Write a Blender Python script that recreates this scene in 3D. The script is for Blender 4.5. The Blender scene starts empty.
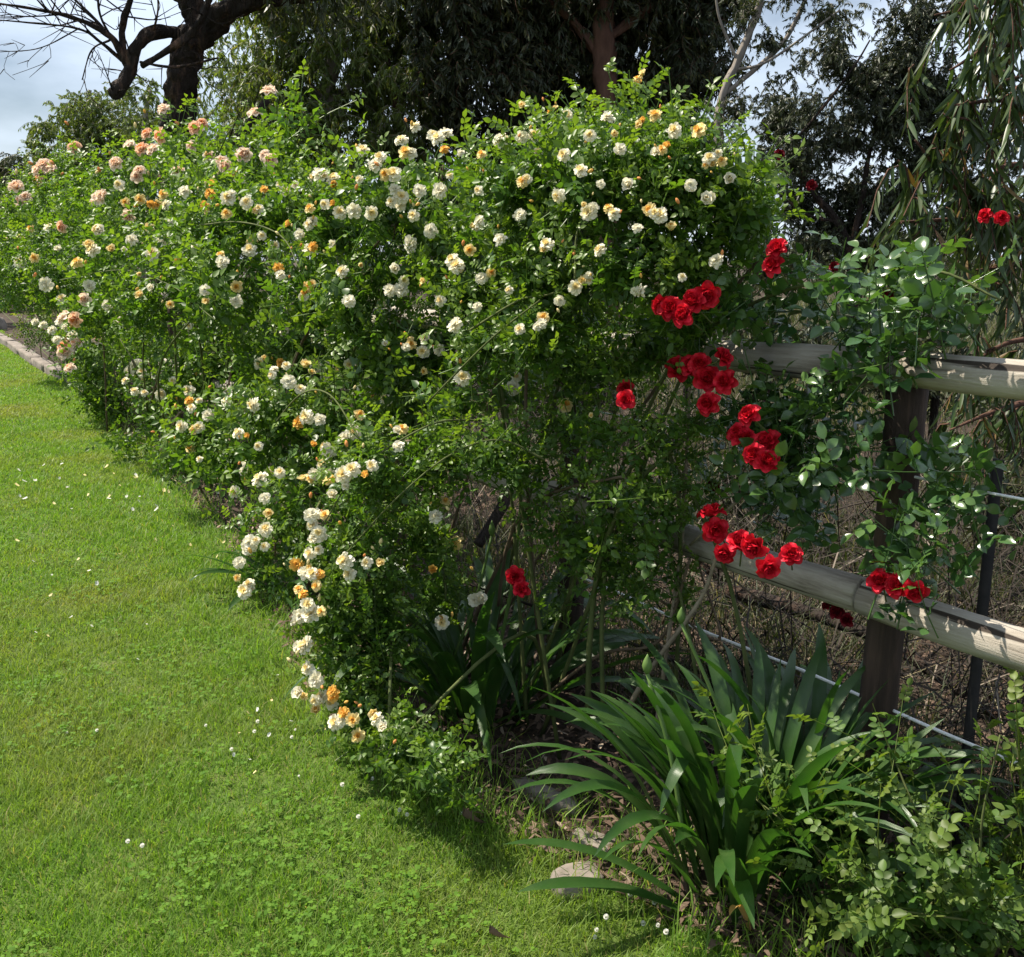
import bpy, math, random
import numpy as np
from mathutils import Vector, noise as mnoise

rng = np.random.default_rng(7)
random.seed(7)
R = math.radians
SC = bpy.context.scene
COL = SC.collection

# ------------------------------------------------------------------ camera
CAM_H, FPX, PITCH = 1.6, 1000.0, 12.4
cd = bpy.data.cameras.new("camera"); cam = bpy.data.objects.new("camera", cd); COL.objects.link(cam)
cd.sensor_width = 36; cd.lens = 36 * FPX / 1024; cd.clip_end = 2000; cd.clip_start = 0.05
cam.location = (0, 0, CAM_H); cam.rotation_euler = (R(90 - PITCH), 0, 0)
SC.camera = cam

# ------------------------------------------------------------------ sky, sun, exposure
SUN_AZ, SUN_EL = -69.0, 57.0          # azimuth from +Y towards +X
w = bpy.data.worlds.new("World"); SC.world = w; w.use_nodes = True
nt = w.node_tree; nt.nodes.clear()
out = nt.nodes.new("ShaderNodeOutputWorld"); bg = nt.nodes.new("ShaderNodeBackground")
sky = nt.nodes.new("ShaderNodeTexSky"); sky.sky_type = 'NISHITA'; sky.sun_disc = False
sky.sun_elevation = R(SUN_EL); sky.sun_rotation = R(SUN_AZ)
sky.air_density = 1.0; sky.dust_density = 1.2; sky.ozone_density = 1.2
tc = nt.nodes.new("ShaderNodeTexCoord"); mp = nt.nodes.new("ShaderNodeMapping")
mp.inputs['Scale'].default_value = (1.6, 1.6, 5.0)
ns = nt.nodes.new("ShaderNodeTexNoise"); ns.inputs['Scale'].default_value = 2.2; ns.inputs['Detail'].default_value = 7
cr = nt.nodes.new("ShaderNodeValToRGB"); cr.color_ramp.elements[0].position = .30; cr.color_ramp.elements[1].position = .58
cr.color_ramp.elements[1].color = (.75, .75, .75, 1)
mx = nt.nodes.new("ShaderNodeMixRGB"); mx.inputs['Color2'].default_value = (11.0, 12.6, 14.8, 1)
L = nt.links.new
L(tc.outputs['Generated'], mp.inputs['Vector']); L(mp.outputs[0], ns.inputs['Vector']); L(ns.outputs[0], cr.inputs[0])
L(cr.outputs[0], mx.inputs['Fac']); L(sky.outputs[0], mx.inputs['Color1']); L(mx.outputs[0], bg.inputs['Color'])
bg.inputs['Strength'].default_value = 0.05
L(bg.outputs[0], out.inputs['Surface'])
sd = bpy.data.lights.new("sun", 'SUN'); sun = bpy.data.objects.new("sun", sd); COL.objects.link(sun)
sd.energy = 5.0; sd.angle = R(.53); sd.color = (1, .92, .79)
sdir = Vector((math.sin(R(SUN_AZ)) * math.cos(R(SUN_EL)), math.cos(R(SUN_AZ)) * math.cos(R(SUN_EL)), math.sin(R(SUN_EL))))
sun.rotation_euler = sdir.to_track_quat('Z', 'Y').to_euler(); sun.location = (0, 0, 30)
SC.view_settings.view_transform = 'Standard'; SC.view_settings.look = 'None'
SC.view_settings.exposure = 0.92; SC.view_settings.gamma = 1
SC.cycles.max_bounces = 6; SC.cycles.transparent_max_bounces = 4; SC.cycles.transmission_bounces = 4
SC.cycles.use_denoising = True

# ------------------------------------------------------------------ pixel helpers (photograph -> place)
CP, SP = math.cos(R(PITCH)), math.sin(R(PITCH))
def ray(x, y):
    u, v = x - 512, 478.5 - y
    return np.array([u, FPX * CP + v * SP, v * CP - FPX * SP]) / FPX
def ground(x, y, z=0.0):
    d = ray(x, y); t = (z - CAM_H) / d[2]
    return np.array([d[0] * t, d[1] * t, z])
def at_y(x, y, Y):
    d = ray(x, y); t = Y / d[1]
    return np.array([d[0] * t, Y, CAM_H + d[2] * t])

# fence run: starts at the near post, bends a little with distance
SS = np.arange(-4, 34, .05)
TH = np.radians(33.8 - 4.6 * np.clip((SS - 3) / 6, 0, 1))
FX = np.zeros_like(SS); FY = np.zeros_like(SS)
FX[1:] = np.cumsum(-np.sin(TH[:-1]) * .05); FY[1:] = np.cumsum(np.cos(TH[:-1]) * .05)
i0 = int(np.argmin(abs(SS)));  FX += 0.975 - FX[i0]; FY += 2.48 - FY[i0]
NX, NY = -np.cos(TH), -np.sin(TH)
def fpt(s, t=0.0, z=0.0):
    g = lambda a: np.interp(s, SS, a)
    return np.array([g(FX) + t * g(NX), g(FY) + t * g(NY), z])
def on_fence(x, y, t=0.0):
    X, Y = FX + t * NX, FY + t * NY
    ok = Y > .3
    b = (X / np.where(ok, Y, 1))[ok]
    d = ray(x, y); q = d[0] / d[1]
    s = np.interp(-q, -b, SS[ok])
    p = fpt(s, t); h = math.hypot(p[0], p[1]); dh = math.hypot(d[0], d[1])
    p[2] = CAM_H + d[2] / dh * h
    return p

# ------------------------------------------------------------------ object helpers
def thing(name, label, cat, loc=(0, 0, 0), group=None):
    o = bpy.data.objects.new(name, None); COL.objects.link(o); o.location = tuple(loc); o.empty_display_size = .1
    o['label'] = label; o['category'] = cat
    if group: o['group'] = group
    return o
def tag(o, label, cat, group=None):
    o['label'] = label; o['category'] = cat
    if group: o['group'] = group
    return o
def make_mesh(name, V, F3=None, F4=None, mats=(), mi3=None, mi4=None, tone=None, smooth=False):
    V = np.asarray(V, np.float32)
    me = bpy.data.meshes.new(name)
    F3 = np.zeros((0, 3), np.int32) if F3 is None or len(F3) == 0 else np.asarray(F3, np.int32)
    F4 = np.zeros((0, 4), np.int32) if F4 is None or len(F4) == 0 else np.asarray(F4, np.int32)
    n3, n4 = len(F3), len(F4)
    me.vertices.add(len(V)); me.vertices.foreach_set('co', V.ravel())
    me.loops.add(n3 * 3 + n4 * 4); me.loops.foreach_set('vertex_index', np.concatenate([F3.ravel(), F4.ravel()]).astype(np.int32))
    me.polygons.add(n3 + n4)
    st = np.concatenate([np.arange(n3) * 3, n3 * 3 + np.arange(n4) * 4]).astype(np.int32)
    me.polygons.foreach_set('loop_start', st)
    if mi3 is not None or mi4 is not None:
        a = np.zeros(n3, np.int32) if mi3 is None else np.asarray(mi3, np.int32)
        b = np.zeros(n4, np.int32) if mi4 is None else np.asarray(mi4, np.int32)
        me.polygons.foreach_set('material_index', np.concatenate([a, b]).astype(np.int32))
    if smooth: me.polygons.foreach_set('use_smooth', np.ones(n3 + n4, bool))
    if tone is not None:
        at = me.attributes.new('tone', 'FLOAT', 'POINT'); at.data.foreach_set('value', np.asarray(tone, np.float32))
    for m in mats: me.materials.append(m)
    me.update(calc_edges=True)
    return me
def link(name, me, parent=None, loc=None, kind=None):
    """vertices in world space; the object gets its parent's place"""
    o = bpy.data.objects.new(name, me); COL.objects.link(o)
    if parent is not None:
        o.parent = parent; o.location = (0, 0, 0)
    if loc is not None: o.location = tuple(loc)
    if kind: o['kind'] = kind
    return o
class Geo:
    """gathers V, tris and quads with a material slot each"""
    def __init__(s): s.V = []; s.n = 0; s.F3 = []; s.F4 = []; s.m3 = []; s.m4 = []; s.t = []
    def add(s, V, F3=None, F4=None, m=0, tone=0.0):
        V = np.asarray(V, float).reshape(-1, 3); s.V.append(V)
        if F3 is not None and len(F3): F3 = np.asarray(F3).reshape(-1, 3); s.F3.append(F3 + s.n); s.m3.append(np.full(len(F3), m))
        if F4 is not None and len(F4): F4 = np.asarray(F4).reshape(-1, 4); s.F4.append(F4 + s.n); s.m4.append(np.full(len(F4), m))
        s.t.append(np.full(len(V), tone) if np.isscalar(tone) else np.asarray(tone)); s.n += len(V); return s
    def arr(s):
        c = lambda a, k: np.concatenate(a) if a else np.zeros((0, k), int)
        return (np.concatenate(s.V), c(s.F3, 3), c(s.F4, 4), np.concatenate(s.m3) if s.m3 else np.zeros(0, int),
                np.concatenate(s.m4) if s.m4 else np.zeros(0, int), np.concatenate(s.t))
    def mesh(s, name, mats, smooth=False, origin=None):
        V, F3, F4, a, b, t = s.arr()
        if origin is not None: V = V - np.asarray(origin)
        return make_mesh(name, V, F3, F4, mats, a, b, t, smooth)
def rot_to(D, roll):
    """k unit directions -> k matrices whose z axis is D"""
    D = D / np.linalg.norm(D, axis=1, keepdims=True)
    a = np.where(abs(D[:, 2:3]) > .95, np.array([[1., 0, 0]]), np.array([[0, 0, 1.]]))
    x = np.cross(a, D); x /= np.linalg.norm(x, axis=1, keepdims=True); y = np.cross(D, x)
    c, s_ = np.cos(roll)[:, None], np.sin(roll)[:, None]
    return np.stack([x * c + y * s_, -x * s_ + y * c, D], axis=2)
def bake(geo, templates, M, T, S, idx, tone_add=None):
    """copy templates[idx[i]] with matrix M[i], size S[i], place T[i] into geo"""
    for k, tp in enumerate(templates):
        sel = np.where(idx == k)[0]
        if not len(sel): continue
        V, F3, F4, m3, m4, t = tp
        W = np.einsum('kij,nj->kni', M[sel] * S[sel][:, None, None], V) + T[sel][:, None, :]
        n = len(V); off = (np.arange(len(sel)) * n)[:, None, None]
        tt = np.tile(t, (len(sel), 1))
        if tone_add is not None: tt = tt + tone_add[sel][:, None]
        base = geo.n
        geo.V.append(W.reshape(-1, 3)); geo.t.append(tt.ravel())
        if len(F3): geo.F3.append((F3[None] + off).reshape(-1, 3) + base); geo.m3.append(np.tile(m3, len(sel)))
        if len(F4): geo.F4.append((F4[None] + off).reshape(-1, 4) + base); geo.m4.append(np.tile(m4, len(sel)))
        geo.n += n * len(sel)
def smooth_path(P, n):
    P = np.asarray(P, float)
    if len(P) < 3: 
        u = np.linspace(0, 1, n)[:, None]; return P[0] * (1 - u) + P[-1] * u
    Q = np.vstack([2 * P[0] - P[1], P, 2 * P[-1] - P[-2]]); out = []
    for q in np.linspace(0, len(P) - 1 - 1e-6, n):
        i = int(q); f = q - i; a, b, c, d = Q[i], Q[i + 1], Q[i + 2], Q[i + 3]
        out.append(.5 * (2 * b + (c - a) * f + (2 * a - 5 * b + 4 * c - d) * f * f + (3 * b - a - 3 * c + d) * f ** 3))
    return np.array(out)
def tube(geo, P, rad, sides=8, m=0, rough=0.0, cap=True, tone=0.0):
    P = np.asarray(P, float); n = len(P); rad = np.broadcast_to(np.asarray(rad, float), (n,))
    T = np.gradient(P, axis=0); T /= np.linalg.norm(T, axis=1, keepdims=True) + 1e-12
    up = np.array([0, 0, 1.]) if abs(T[0][2]) < .9 else np.array([1., 0, 0])
    V = []
    x = np.cross(up, T[0]); x /= np.linalg.norm(x)
    for i in range(n):
        x = x - T[i] * x.dot(T[i]); x /= np.linalg.norm(x) + 1e-12; y = np.cross(T[i], x)
        for k in range(sides):
            a = 2 * math.pi * k / sides
            r = rad[i] * (1 + rough * mnoise.noise(Vector((P[i] * 6 + np.array([math.cos(a) * 2, math.sin(a) * 2, 0])).tolist()))) 
            V.append(P[i] + r * (x * math.cos(a) + y * math.sin(a)))
    F4 = [[i * sides + k, i * sides + (k + 1) % sides, (i + 1) * sides + (k + 1) % sides, (i + 1) * sides + k] for i in range(n - 1) for k in range(sides)]
    F3 = []
    if cap:
        V.append(P[0]); V.append(P[-1]); a, b = n * sides, n * sides + 1
        F3 = [[a, (k + 1) % sides, k] for k in range(sides)] + [[b, (n - 1) * sides + k, (n - 1) * sides + (k + 1) % sides] for k in range(sides)]
    geo.add(V, F3, F4, m, tone)
def tube_part(name, P, rad, mat, parent, sides=8, rough=0.0):
    g = Geo(); tube(g, P, rad, sides, 0, rough)
    return link(name, g.mesh(name, [mat], True, parent.location), parent)

# ------------------------------------------------------------------ materials
MATS = {}
def newmat(name):
    m = bpy.data.materials.new(name); m.use_nodes = True; MATS[name] = m
    return m, m.node_tree, m.node_tree.nodes['Principled BSDF'], m.node_tree.nodes['Material Output']
def ramp(nt, stops, src):
    r = nt.nodes.new("ShaderNodeValToRGB"); e = r.color_ramp.elements
    while len(e) < len(stops): e.new(.5)
    for q, (p, c) in zip(e, stops): q.position = p; q.color = (*c, 1)
    nt.links.new(src, r.inputs[0]); return r.outputs[0]
def leaf_mat(name, dark, light, young, trans, rough=.42, tfac=.3, spec=.5, straw=None):
    m, nt, p, o = newmat(name)
    g = nt.nodes.new("ShaderNodeNewGeometry"); at = nt.nodes.new("ShaderNodeAttribute"); at.attribute_name = 'tone'
    stops = [(0, dark), (.75, light)]
    if straw: stops += [(.93, light), (.97, straw)]
    c = ramp(nt, stops, g.outputs['Random Per Island'])
    mixy = nt.nodes.new("ShaderNodeMixRGB"); mixy.inputs['Color2'].default_value = (*young, 1)
    nt.links.new(at.outputs['Fac'], mixy.inputs['Fac']); nt.links.new(c, mixy.inputs['Color1'])
    nt.links.new(mixy.outputs[0], p.inputs['Base Color'])
    p.inputs['Roughness'].default_value = rough; p.inputs['Specular IOR Level'].default_value = spec
    tr = nt.nodes.new("ShaderNodeBsdfTranslucent")
    mm = nt.nodes.new("ShaderNodeMixRGB"); mm.blend_type = 'MULTIPLY'; mm.inputs['Fac'].default_value = 1
    nt.links.new(mixy.outputs[0], mm.inputs['Color1']); mm.inputs['Color2'].default_value = (*trans, 1)
    nt.links.new(mm.outputs[0], tr.inputs['Color'])
    ms = nt.nodes.new("ShaderNodeMixShader"); ms.inputs['Fac'].default_value = tfac
    nt.links.new(p.outputs[0], ms.inputs[1]); nt.links.new(tr.outputs[0], ms.inputs[2]); nt.links.new(ms.outputs[0], o.inputs['Surface'])
    return m
def petal_mat(name, c0, c1, trans=.38, rough=.6):
    m, nt, p, o = newmat(name)
    g = nt.nodes.new("ShaderNodeNewGeometry")
    c = ramp(nt, [(0, c0), (1, c1)], g.outputs['Random Per Island'])
    nt.links.new(c, p.inputs['Base Color']); p.inputs['Roughness'].default_value = rough; p.inputs['Specular IOR Level'].default_value = .2
    tr = nt.nodes.new("ShaderNodeBsdfTranslucent"); nt.links.new(c, tr.inputs['Color'])
    ms = nt.nodes.new("ShaderNodeMixShader"); ms.inputs['Fac'].default_value = trans
    nt.links.new(p.outputs[0], ms.inputs[1]); nt.links.new(tr.outputs[0], ms.inputs[2]); nt.links.new(ms.outputs[0], o.inputs['Surface'])
    return m
def noisy_mat(name, stops, scale=8, stretch=(1, 1, 1), rough=.85, bump=.3, detail=8, bscale=None, dist=.01):
    m, nt, p, o = newmat(name)
    tc = nt.nodes.new("ShaderNodeTexCoord"); mp = nt.nodes.new("ShaderNodeMapping"); mp.inputs['Scale'].default_value = stretch
    n = nt.nodes.new("ShaderNodeTexNoise"); n.inputs['Scale'].default_value = scale; n.inputs['Detail'].default_value = detail; n.inputs['Roughness'].default_value = .65
    nt.links.new(tc.outputs['Object'], mp.inputs[0]); nt.links.new(mp.outputs[0], n.inputs['Vector'])
    nt.links.new(ramp(nt, stops, n.outputs[0]), p.inputs['Base Color']); p.inputs['Roughness'].default_value = rough
    p.inputs['Specular IOR Level'].default_value = .25
    n2 = nt.nodes.new("ShaderNodeTexNoise"); n2.inputs['Scale'].default_value = bscale or scale * 3; n2.inputs['Detail'].default_value = 6
    nt.links.new(mp.outputs[0], n2.inputs['Vector'])
    b = nt.nodes.new("ShaderNodeBump"); b.inputs['Strength'].default_value = bump; b.inputs['Distance'].default_value = dist
    nt.links.new(n2.outputs[0], b.inputs['Height']); nt.links.new(b.outputs[0], p.inputs['Normal'])
    return m

leaf_cream = leaf_mat('rose_leaf', (.030, .074, .012), (.066, .142, .020), (.17, .24, .03), (2.4, 2.4, .8), .4, .32, .4)
leaf_far = leaf_mat('far_rose_leaf', (.034, .082, .011), (.075, .16, .018), (.17, .24, .03), (2.4, 2.4, .8), .45, .32, .35)
leaf_red = leaf_mat('glossy_rose_leaf', (.025, .065, .022), (.05, .11, .035), (.13, .21, .03), (2.0, 2.3, .8), .24, .22, .6)
leaf_low = leaf_mat('low_rose_leaf', (.027, .068, .015), (.058, .128, .025), (.30, .30, .04), (2.2, 2.3, .8), .5, .32, .35)
leaf_strap = leaf_mat('strap_leaf', (.016, .046, .011), (.032, .082, .016), (.45, .25, .02), (2.0, 2.6, .8), .33, .25, .5)
leaf_weed = leaf_mat('weed_leaf', (.045, .10, .02), (.08, .16, .03), (.2, .2, .03), (2, 2.2, .8), .5, .3)
def veins(m):
    nt = m.node_tree; at = next(n for n in nt.nodes if n.type == 'ATTRIBUTE'); mixy = at.outputs['Fac'].links[0].to_node
    nt.links.remove(at.outputs['Fac'].links[0]); mixy.inputs['Color2'].default_value = (.085, .135, .035, 1)
    k = nt.nodes.new("ShaderNodeMath"); k.operation = 'MULTIPLY'; k.inputs[1].default_value = 75; sn = nt.nodes.new("ShaderNodeMath"); sn.operation = 'SINE'
    tc = nt.nodes.new("ShaderNodeTexCoord"); n = nt.nodes.new("ShaderNodeTexNoise"); n.inputs['Scale'].default_value = 14; n.inputs['Detail'].default_value = 6
    ml = nt.nodes.new("ShaderNodeMath"); ml.operation = 'MULTIPLY_ADD'; ml.inputs[1].default_value = .18; f = nt.nodes.new("ShaderNodeMapRange"); f.inputs[1].default_value = .5; f.inputs[2].default_value = .78; f.inputs[3].default_value = 0; f.inputs[4].default_value = .55
    nt.links.new(at.outputs['Fac'], k.inputs[0]); nt.links.new(k.outputs[0], sn.inputs[0]); nt.links.new(sn.outputs[0], ml.inputs[0]); nt.links.new(tc.outputs['Object'], n.inputs['Vector']); nt.links.new(n.outputs[0], ml.inputs[2])
    nt.links.new(ml.outputs[0], f.inputs[0]); nt.links.new(f.outputs[0], mixy.inputs['Fac'])
    p = nt.nodes['Principled BSDF']; b = nt.nodes.new("ShaderNodeBump"); b.inputs['Strength'].default_value = .35; b.inputs['Distance'].default_value = .002
    nt.links.new(ml.outputs[0], b.inputs['Height']); nt.links.new(b.outputs[0], p.inputs['Normal'])
    rg = nt.nodes.new("ShaderNodeMapRange"); rg.inputs[3].default_value = .2; rg.inputs[4].default_value = .5; nt.links.new(n.outputs[0], rg.inputs[0]); nt.links.new(rg.outputs[0], p.inputs['Roughness'])
veins(leaf_strap)
dead_strap = leaf_mat('dead_strap_leaf', (.42, .20, .03), (.5, .26, .05), (.5, .3, .1), (1.3, 1, .6), .6, .3)
gum_near = leaf_mat('gum_leaf', (.024, .050, .017), (.05, .092, .026), (.16, .10, .03), (1.8, 1.8, .8), .38, .22, .45)
gum_mid = leaf_mat('far_gum_leaf', (.022, .034, .014), (.05, .066, .022), (.1, .1, .03), (1.8, 1.8, .7), .5, .22)
gum_olive = leaf_mat('olive_gum_leaf', (.058, .095, .022), (.125, .175, .04), (.14, .13, .03), (2.0, 2.0, .7), .5, .36)
gum_dark = leaf_mat('dark_gum_leaf', (.016, .025, .010), (.038, .052, .019), (.1, .1, .03), (1.5, 1.6, .7), .5, .12)
grass_m = leaf_mat('grass_blade', (.082, .172, .018), (.17, .280, .036), (.3, .26, .1), (1.8, 1.9, .8), .5, .38, .35, straw=(.30, .26, .11))
clover_m = leaf_mat('clover_leaf', (.065, .15, .012), (.115, .22, .02), (.2, .2, .1), (1.6, 1.8, .8), .7, .3, .2)
wild_m = leaf_mat('wild_grass_blade', (.026, .042, .011), (.06, .072, .021), (.3, .26, .1), (1.6, 1.7, .8), .6, .3, straw=(.32, .27, .15))

def patchy(m, colour, amount=.7, scale=.8):
    """worn, yellower patches of turf: the colour changes over the ground"""
    nt = m.node_tree; p = nt.nodes['Principled BSDF']; src = p.inputs['Base Color'].links[0].from_socket
    tc = nt.nodes.new("ShaderNodeTexCoord"); n = nt.nodes.new("ShaderNodeTexNoise"); n.inputs['Scale'].default_value = scale; n.inputs['Detail'].default_value = 6; n.inputs['Roughness'].default_value = .6
    nt.links.new(tc.outputs['Object'], n.inputs['Vector']); f = ramp(nt, [(.48, (0, 0, 0)), (.70, (amount,) * 3)], n.outputs[0])
    x = nt.nodes.new("ShaderNodeMixRGB"); x.inputs['Color2'].default_value = (*colour, 1); nt.links.new(f, x.inputs['Fac']); nt.links.new(src, x.inputs['Color1'])
    for l in list(nt.links):
        if l.from_socket == src and l.to_node != x: t = l.to_socket; nt.links.remove(l); nt.links.new(x.outputs[0], t)
patchy(grass_m, (.25, .23, .07), .6)
cream_p = petal_mat('cream_petal', (.88, .83, .63), (.92, .89, .78))
butter_p = petal_mat('butter_petal', (.90, .74, .32), (.92, .80, .46))
gold_p = petal_mat('gold_petal', (.86, .50, .09), (.90, .62, .18))
peach_p = petal_mat('peach_petal', (.94, .58, .36), (.96, .72, .52))
pink_p = petal_mat('pale_peach_petal', (.95, .74, .56), (.96, .84, .72))
orange_p = petal_mat('orange_petal', (.88, .34, .10), (.9, .44, .16))
red_p = petal_mat('red_petal', (.40, .004, .010), (.82, .022, .05), .22, .5)
wine_p = petal_mat('dark_red_petal', (.10, .002, .006), (.18, .004, .012), .1, .6)
white_p = petal_mat('white_petal', (.8, .78, .72), (.84, .83, .79))

cane_m = noisy_mat('green_cane', [(.3, (.05, .07, .02)), (.7, (.11, .125, .04))], 14, bump=.2)
oldcane_m = noisy_mat('brown_cane', [(.3, (.06, .04, .025)), (.7, (.16, .12, .08))], 14, bump=.3)
drycane_m = noisy_mat('grey_cane', [(.3, (.17, .13, .09)), (.7, (.36, .30, .22))], 14, bump=.3)
bark_dark = noisy_mat('dark_bark', [(.3, (.012, .009, .007)), (.55, (.035, .025, .02)), (.72, (.15, .085, .055))], 7, (1, 1, .3), .9, 1.0, dist=.14)
bark_red = noisy_mat('red_bark', [(.3, (.05, .025, .017)), (.7, (.15, .08, .055))], 5, (1, 1, .25), .9, .8, dist=.04)
bark_pale = noisy_mat('pale_bark', [(.3, (.12, .10, .08)), (.7, (.34, .30, .26))], 4, (1, 1, .3), .8, .5, dist=.03)
soil_m = noisy_mat('soil', [(.3, (.02, .014, .010)), (.5, (.05, .035, .025)), (.72, (.10, .075, .055))], 5, rough=.95, bump=.9, bscale=40, dist=.02)
lawn_m = noisy_mat('turf', [(.3, (.045, .075, .014)), (.55, (.08, .12, .022)), (.75, (.13, .12, .05))], 6, rough=.95, bump=.6, bscale=60, dist=.01)
stone_m = noisy_mat('stone', [(.3, (.12, .10, .085)), (.7, (.30, .26, .22))], 9, rough=.9, bump=.5)
litter_m = leaf_mat('dry_leaf', (.05, .03, .02), (.16, .11, .08), (.3, .2, .1), (1, .9, .7), .8, .1, .2, straw=(.34, .27, .2))
twig_m = leaf_mat('dry_twig', (.012, .009, .007), (.04, .032, .025), (.3, .2, .1), (1, .9, .7), .85, .0, .2, straw=(.17, .14, .11))
rope_m = noisy_mat('white_rope', [(.3, (.78, .78, .76)), (.7, (.88, .88, .86))], 90, bump=.4)
steel_m = noisy_mat('weathered_steel', [(.3, (.010, .010, .010)), (.7, (.03, .027, .024))], 20, rough=.85, bump=.2)
def wood_mat(name, stops, along_x=True):
    m, nt, p, o = newmat(name)
    tc = nt.nodes.new("ShaderNodeTexCoord"); mp = nt.nodes.new("ShaderNodeMapping"); mp.inputs['Scale'].default_value = (1.2, 14, 14) if along_x else (14, 14, 1.2)
    n = nt.nodes.new("ShaderNodeTexNoise"); n.inputs['Scale'].default_value = 3.0; n.inputs['Detail'].default_value = 9; n.inputs['Roughness'].default_value = .7
    n.inputs['Distortion'].default_value = .4
    n2 = nt.nodes.new("ShaderNodeTexNoise"); n2.inputs['Scale'].default_value = 3.5; n2.inputs['Detail'].default_value = 5
    nt.links.new(tc.outputs['Object'], mp.inputs[0]); nt.links.new(mp.outputs[0], n.inputs['Vector']); nt.links.new(tc.outputs['Object'], n2.inputs['Vector'])
    mr = nt.nodes.new("ShaderNodeMath"); mr.operation = 'MULTIPLY_ADD'; mr.inputs[1].default_value = .6
    m2 = nt.nodes.new("ShaderNodeMath"); m2.operation = 'MULTIPLY'; m2.inputs[1].default_value = .4
    nt.links.new(n.outputs[0], mr.inputs[0]); nt.links.new(n2.outputs[0], m2.inputs[0]); nt.links.new(m2.outputs[0], mr.inputs[2])
    nt.links.new(ramp(nt, stops, mr.outputs[0]), p.inputs['Base Color']); p.inputs['Roughness'].default_value = .8; p.inputs['Specular IOR Level'].default_value = .3
    cm = nt.nodes.new("ShaderNodeMapping"); cm.inputs['Scale'].default_value = (.7, 26, 26) if along_x else (26, 26, .7)
    cn = nt.nodes.new("ShaderNodeTexNoise"); cn.inputs['Scale'].default_value = 2.0; cn.inputs['Detail'].default_value = 3
    nt.links.new(tc.outputs['Object'], cm.inputs[0]); nt.links.new(cm.outputs[0], cn.inputs['Vector'])
    ck = ramp(nt, [(.31, (.12, .10, .09)), (.37, (1, 1, 1))], cn.outputs[0]); old = p.inputs['Base Color'].links[0].from_socket
    ml = nt.nodes.new("ShaderNodeMixRGB"); ml.blend_type = 'MULTIPLY'; ml.inputs['Fac'].default_value = 1; nt.links.new(old, ml.inputs['Color1']); nt.links.new(ck, ml.inputs['Color2']); nt.links.new(ml.outputs[0], p.inputs['Base Color'])
    b = nt.nodes.new("ShaderNodeBump"); b.inputs['Strength'].default_value = 1.0; b.inputs['Distance'].default_value = .01
    nt.links.new(n.outputs[0], b.inputs['Height']); nt.links.new(b.outputs[0], p.inputs['Normal'])
    return m
rail_m = wood_mat('weathered_log', [(.32, (.07, .055, .04)), (.41, (.24, .205, .165)), (.52, (.37, .33, .275)), (.66, (.49, .45, .385))])
post_m = wood_mat('dark_post_wood', [(.3, (.014, .010, .008)), (.5, (.045, .03, .022)), (.7, (.11, .07, .05))], False)

# ------------------------------------------------------------------ ground and lawn
EDGE_Y = np.array([-6, 0.5, 1.5, 1.85, 2.1, 2.3, 2.8, 3.4, 4.3, 5.6, 7.56, 10.4, 13.4, 20.6, 30, 45])
EDGE_X = np.array([3.2, 2.0, 1.2, .80, .52, .26, -.22, -.66, -1.05, -1.62, -2.66, -4.25, -5.95, -10.3, -15.5, -24])
def edge_x(y): return np.interp(y, EDGE_Y, EDGE_X)
def build_ground():
    # one sheet to the horizon: fine near the garden, coarse far away
    xs = np.concatenate([[-900, -300, -120, -60, -35], np.arange(-24, 24.1, .4), [35, 60, 120, 300, 900]])
    ys = np.concatenate([[-300, -60, -20], np.arange(-6, 34.1, .4), [45, 70, 120, 300, 900]])
    X, Y = np.meshgrid(xs, ys); Z = np.zeros_like(X)
    for i in range(X.shape[0]):
        for j in range(X.shape[1]):
            x, y = X[i, j], Y[i, j]
            if abs(x) < 40 and y < 50:
                d = (x - edge_x(y)) - .9
                k = min(max(d / 1.0, 0), 1)
                Z[i, j] = k * .07 * mnoise.noise(Vector((x * .9, y * .9, 3))) - k * .02
    n, m = X.shape
    idx = np.arange(n * m).reshape(n, m)
    F = np.stack([idx[:-1, :-1], idx[:-1, 1:], idx[1:, 1:], idx[1:, :-1]], -1).reshape(-1, 4)
    link('ground', make_mesh('ground', np.stack([X, Y, Z], -1).reshape(-1, 3), None, F, [soil_m], smooth=True), kind='structure')
    ys = np.concatenate([np.arange(-6, 20, .12), np.arange(20, 45, .6)])
    V = []; 
    for y in ys:
        e = edge_x(y) + .07 * mnoise.noise(Vector((0, y * 2.2, 1))) + .04 * mnoise.noise(Vector((5, y * 7, 1)))
        for q in np.linspace(0, 1, 7): V.append((e - (e + 60) * q ** 2.2, y, .004))
    n = len(ys); idx = np.arange(n * 7).reshape(n, 7)
    F = np.stack([idx[:-1, 1:], idx[:-1, :-1], idx[1:, :-1], idx[1:, 1:]], -1).reshape(-1, 4)
    link('lawn', make_mesh('lawn', V, None, F, [lawn_m]), kind='structure')
build_ground()

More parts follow.
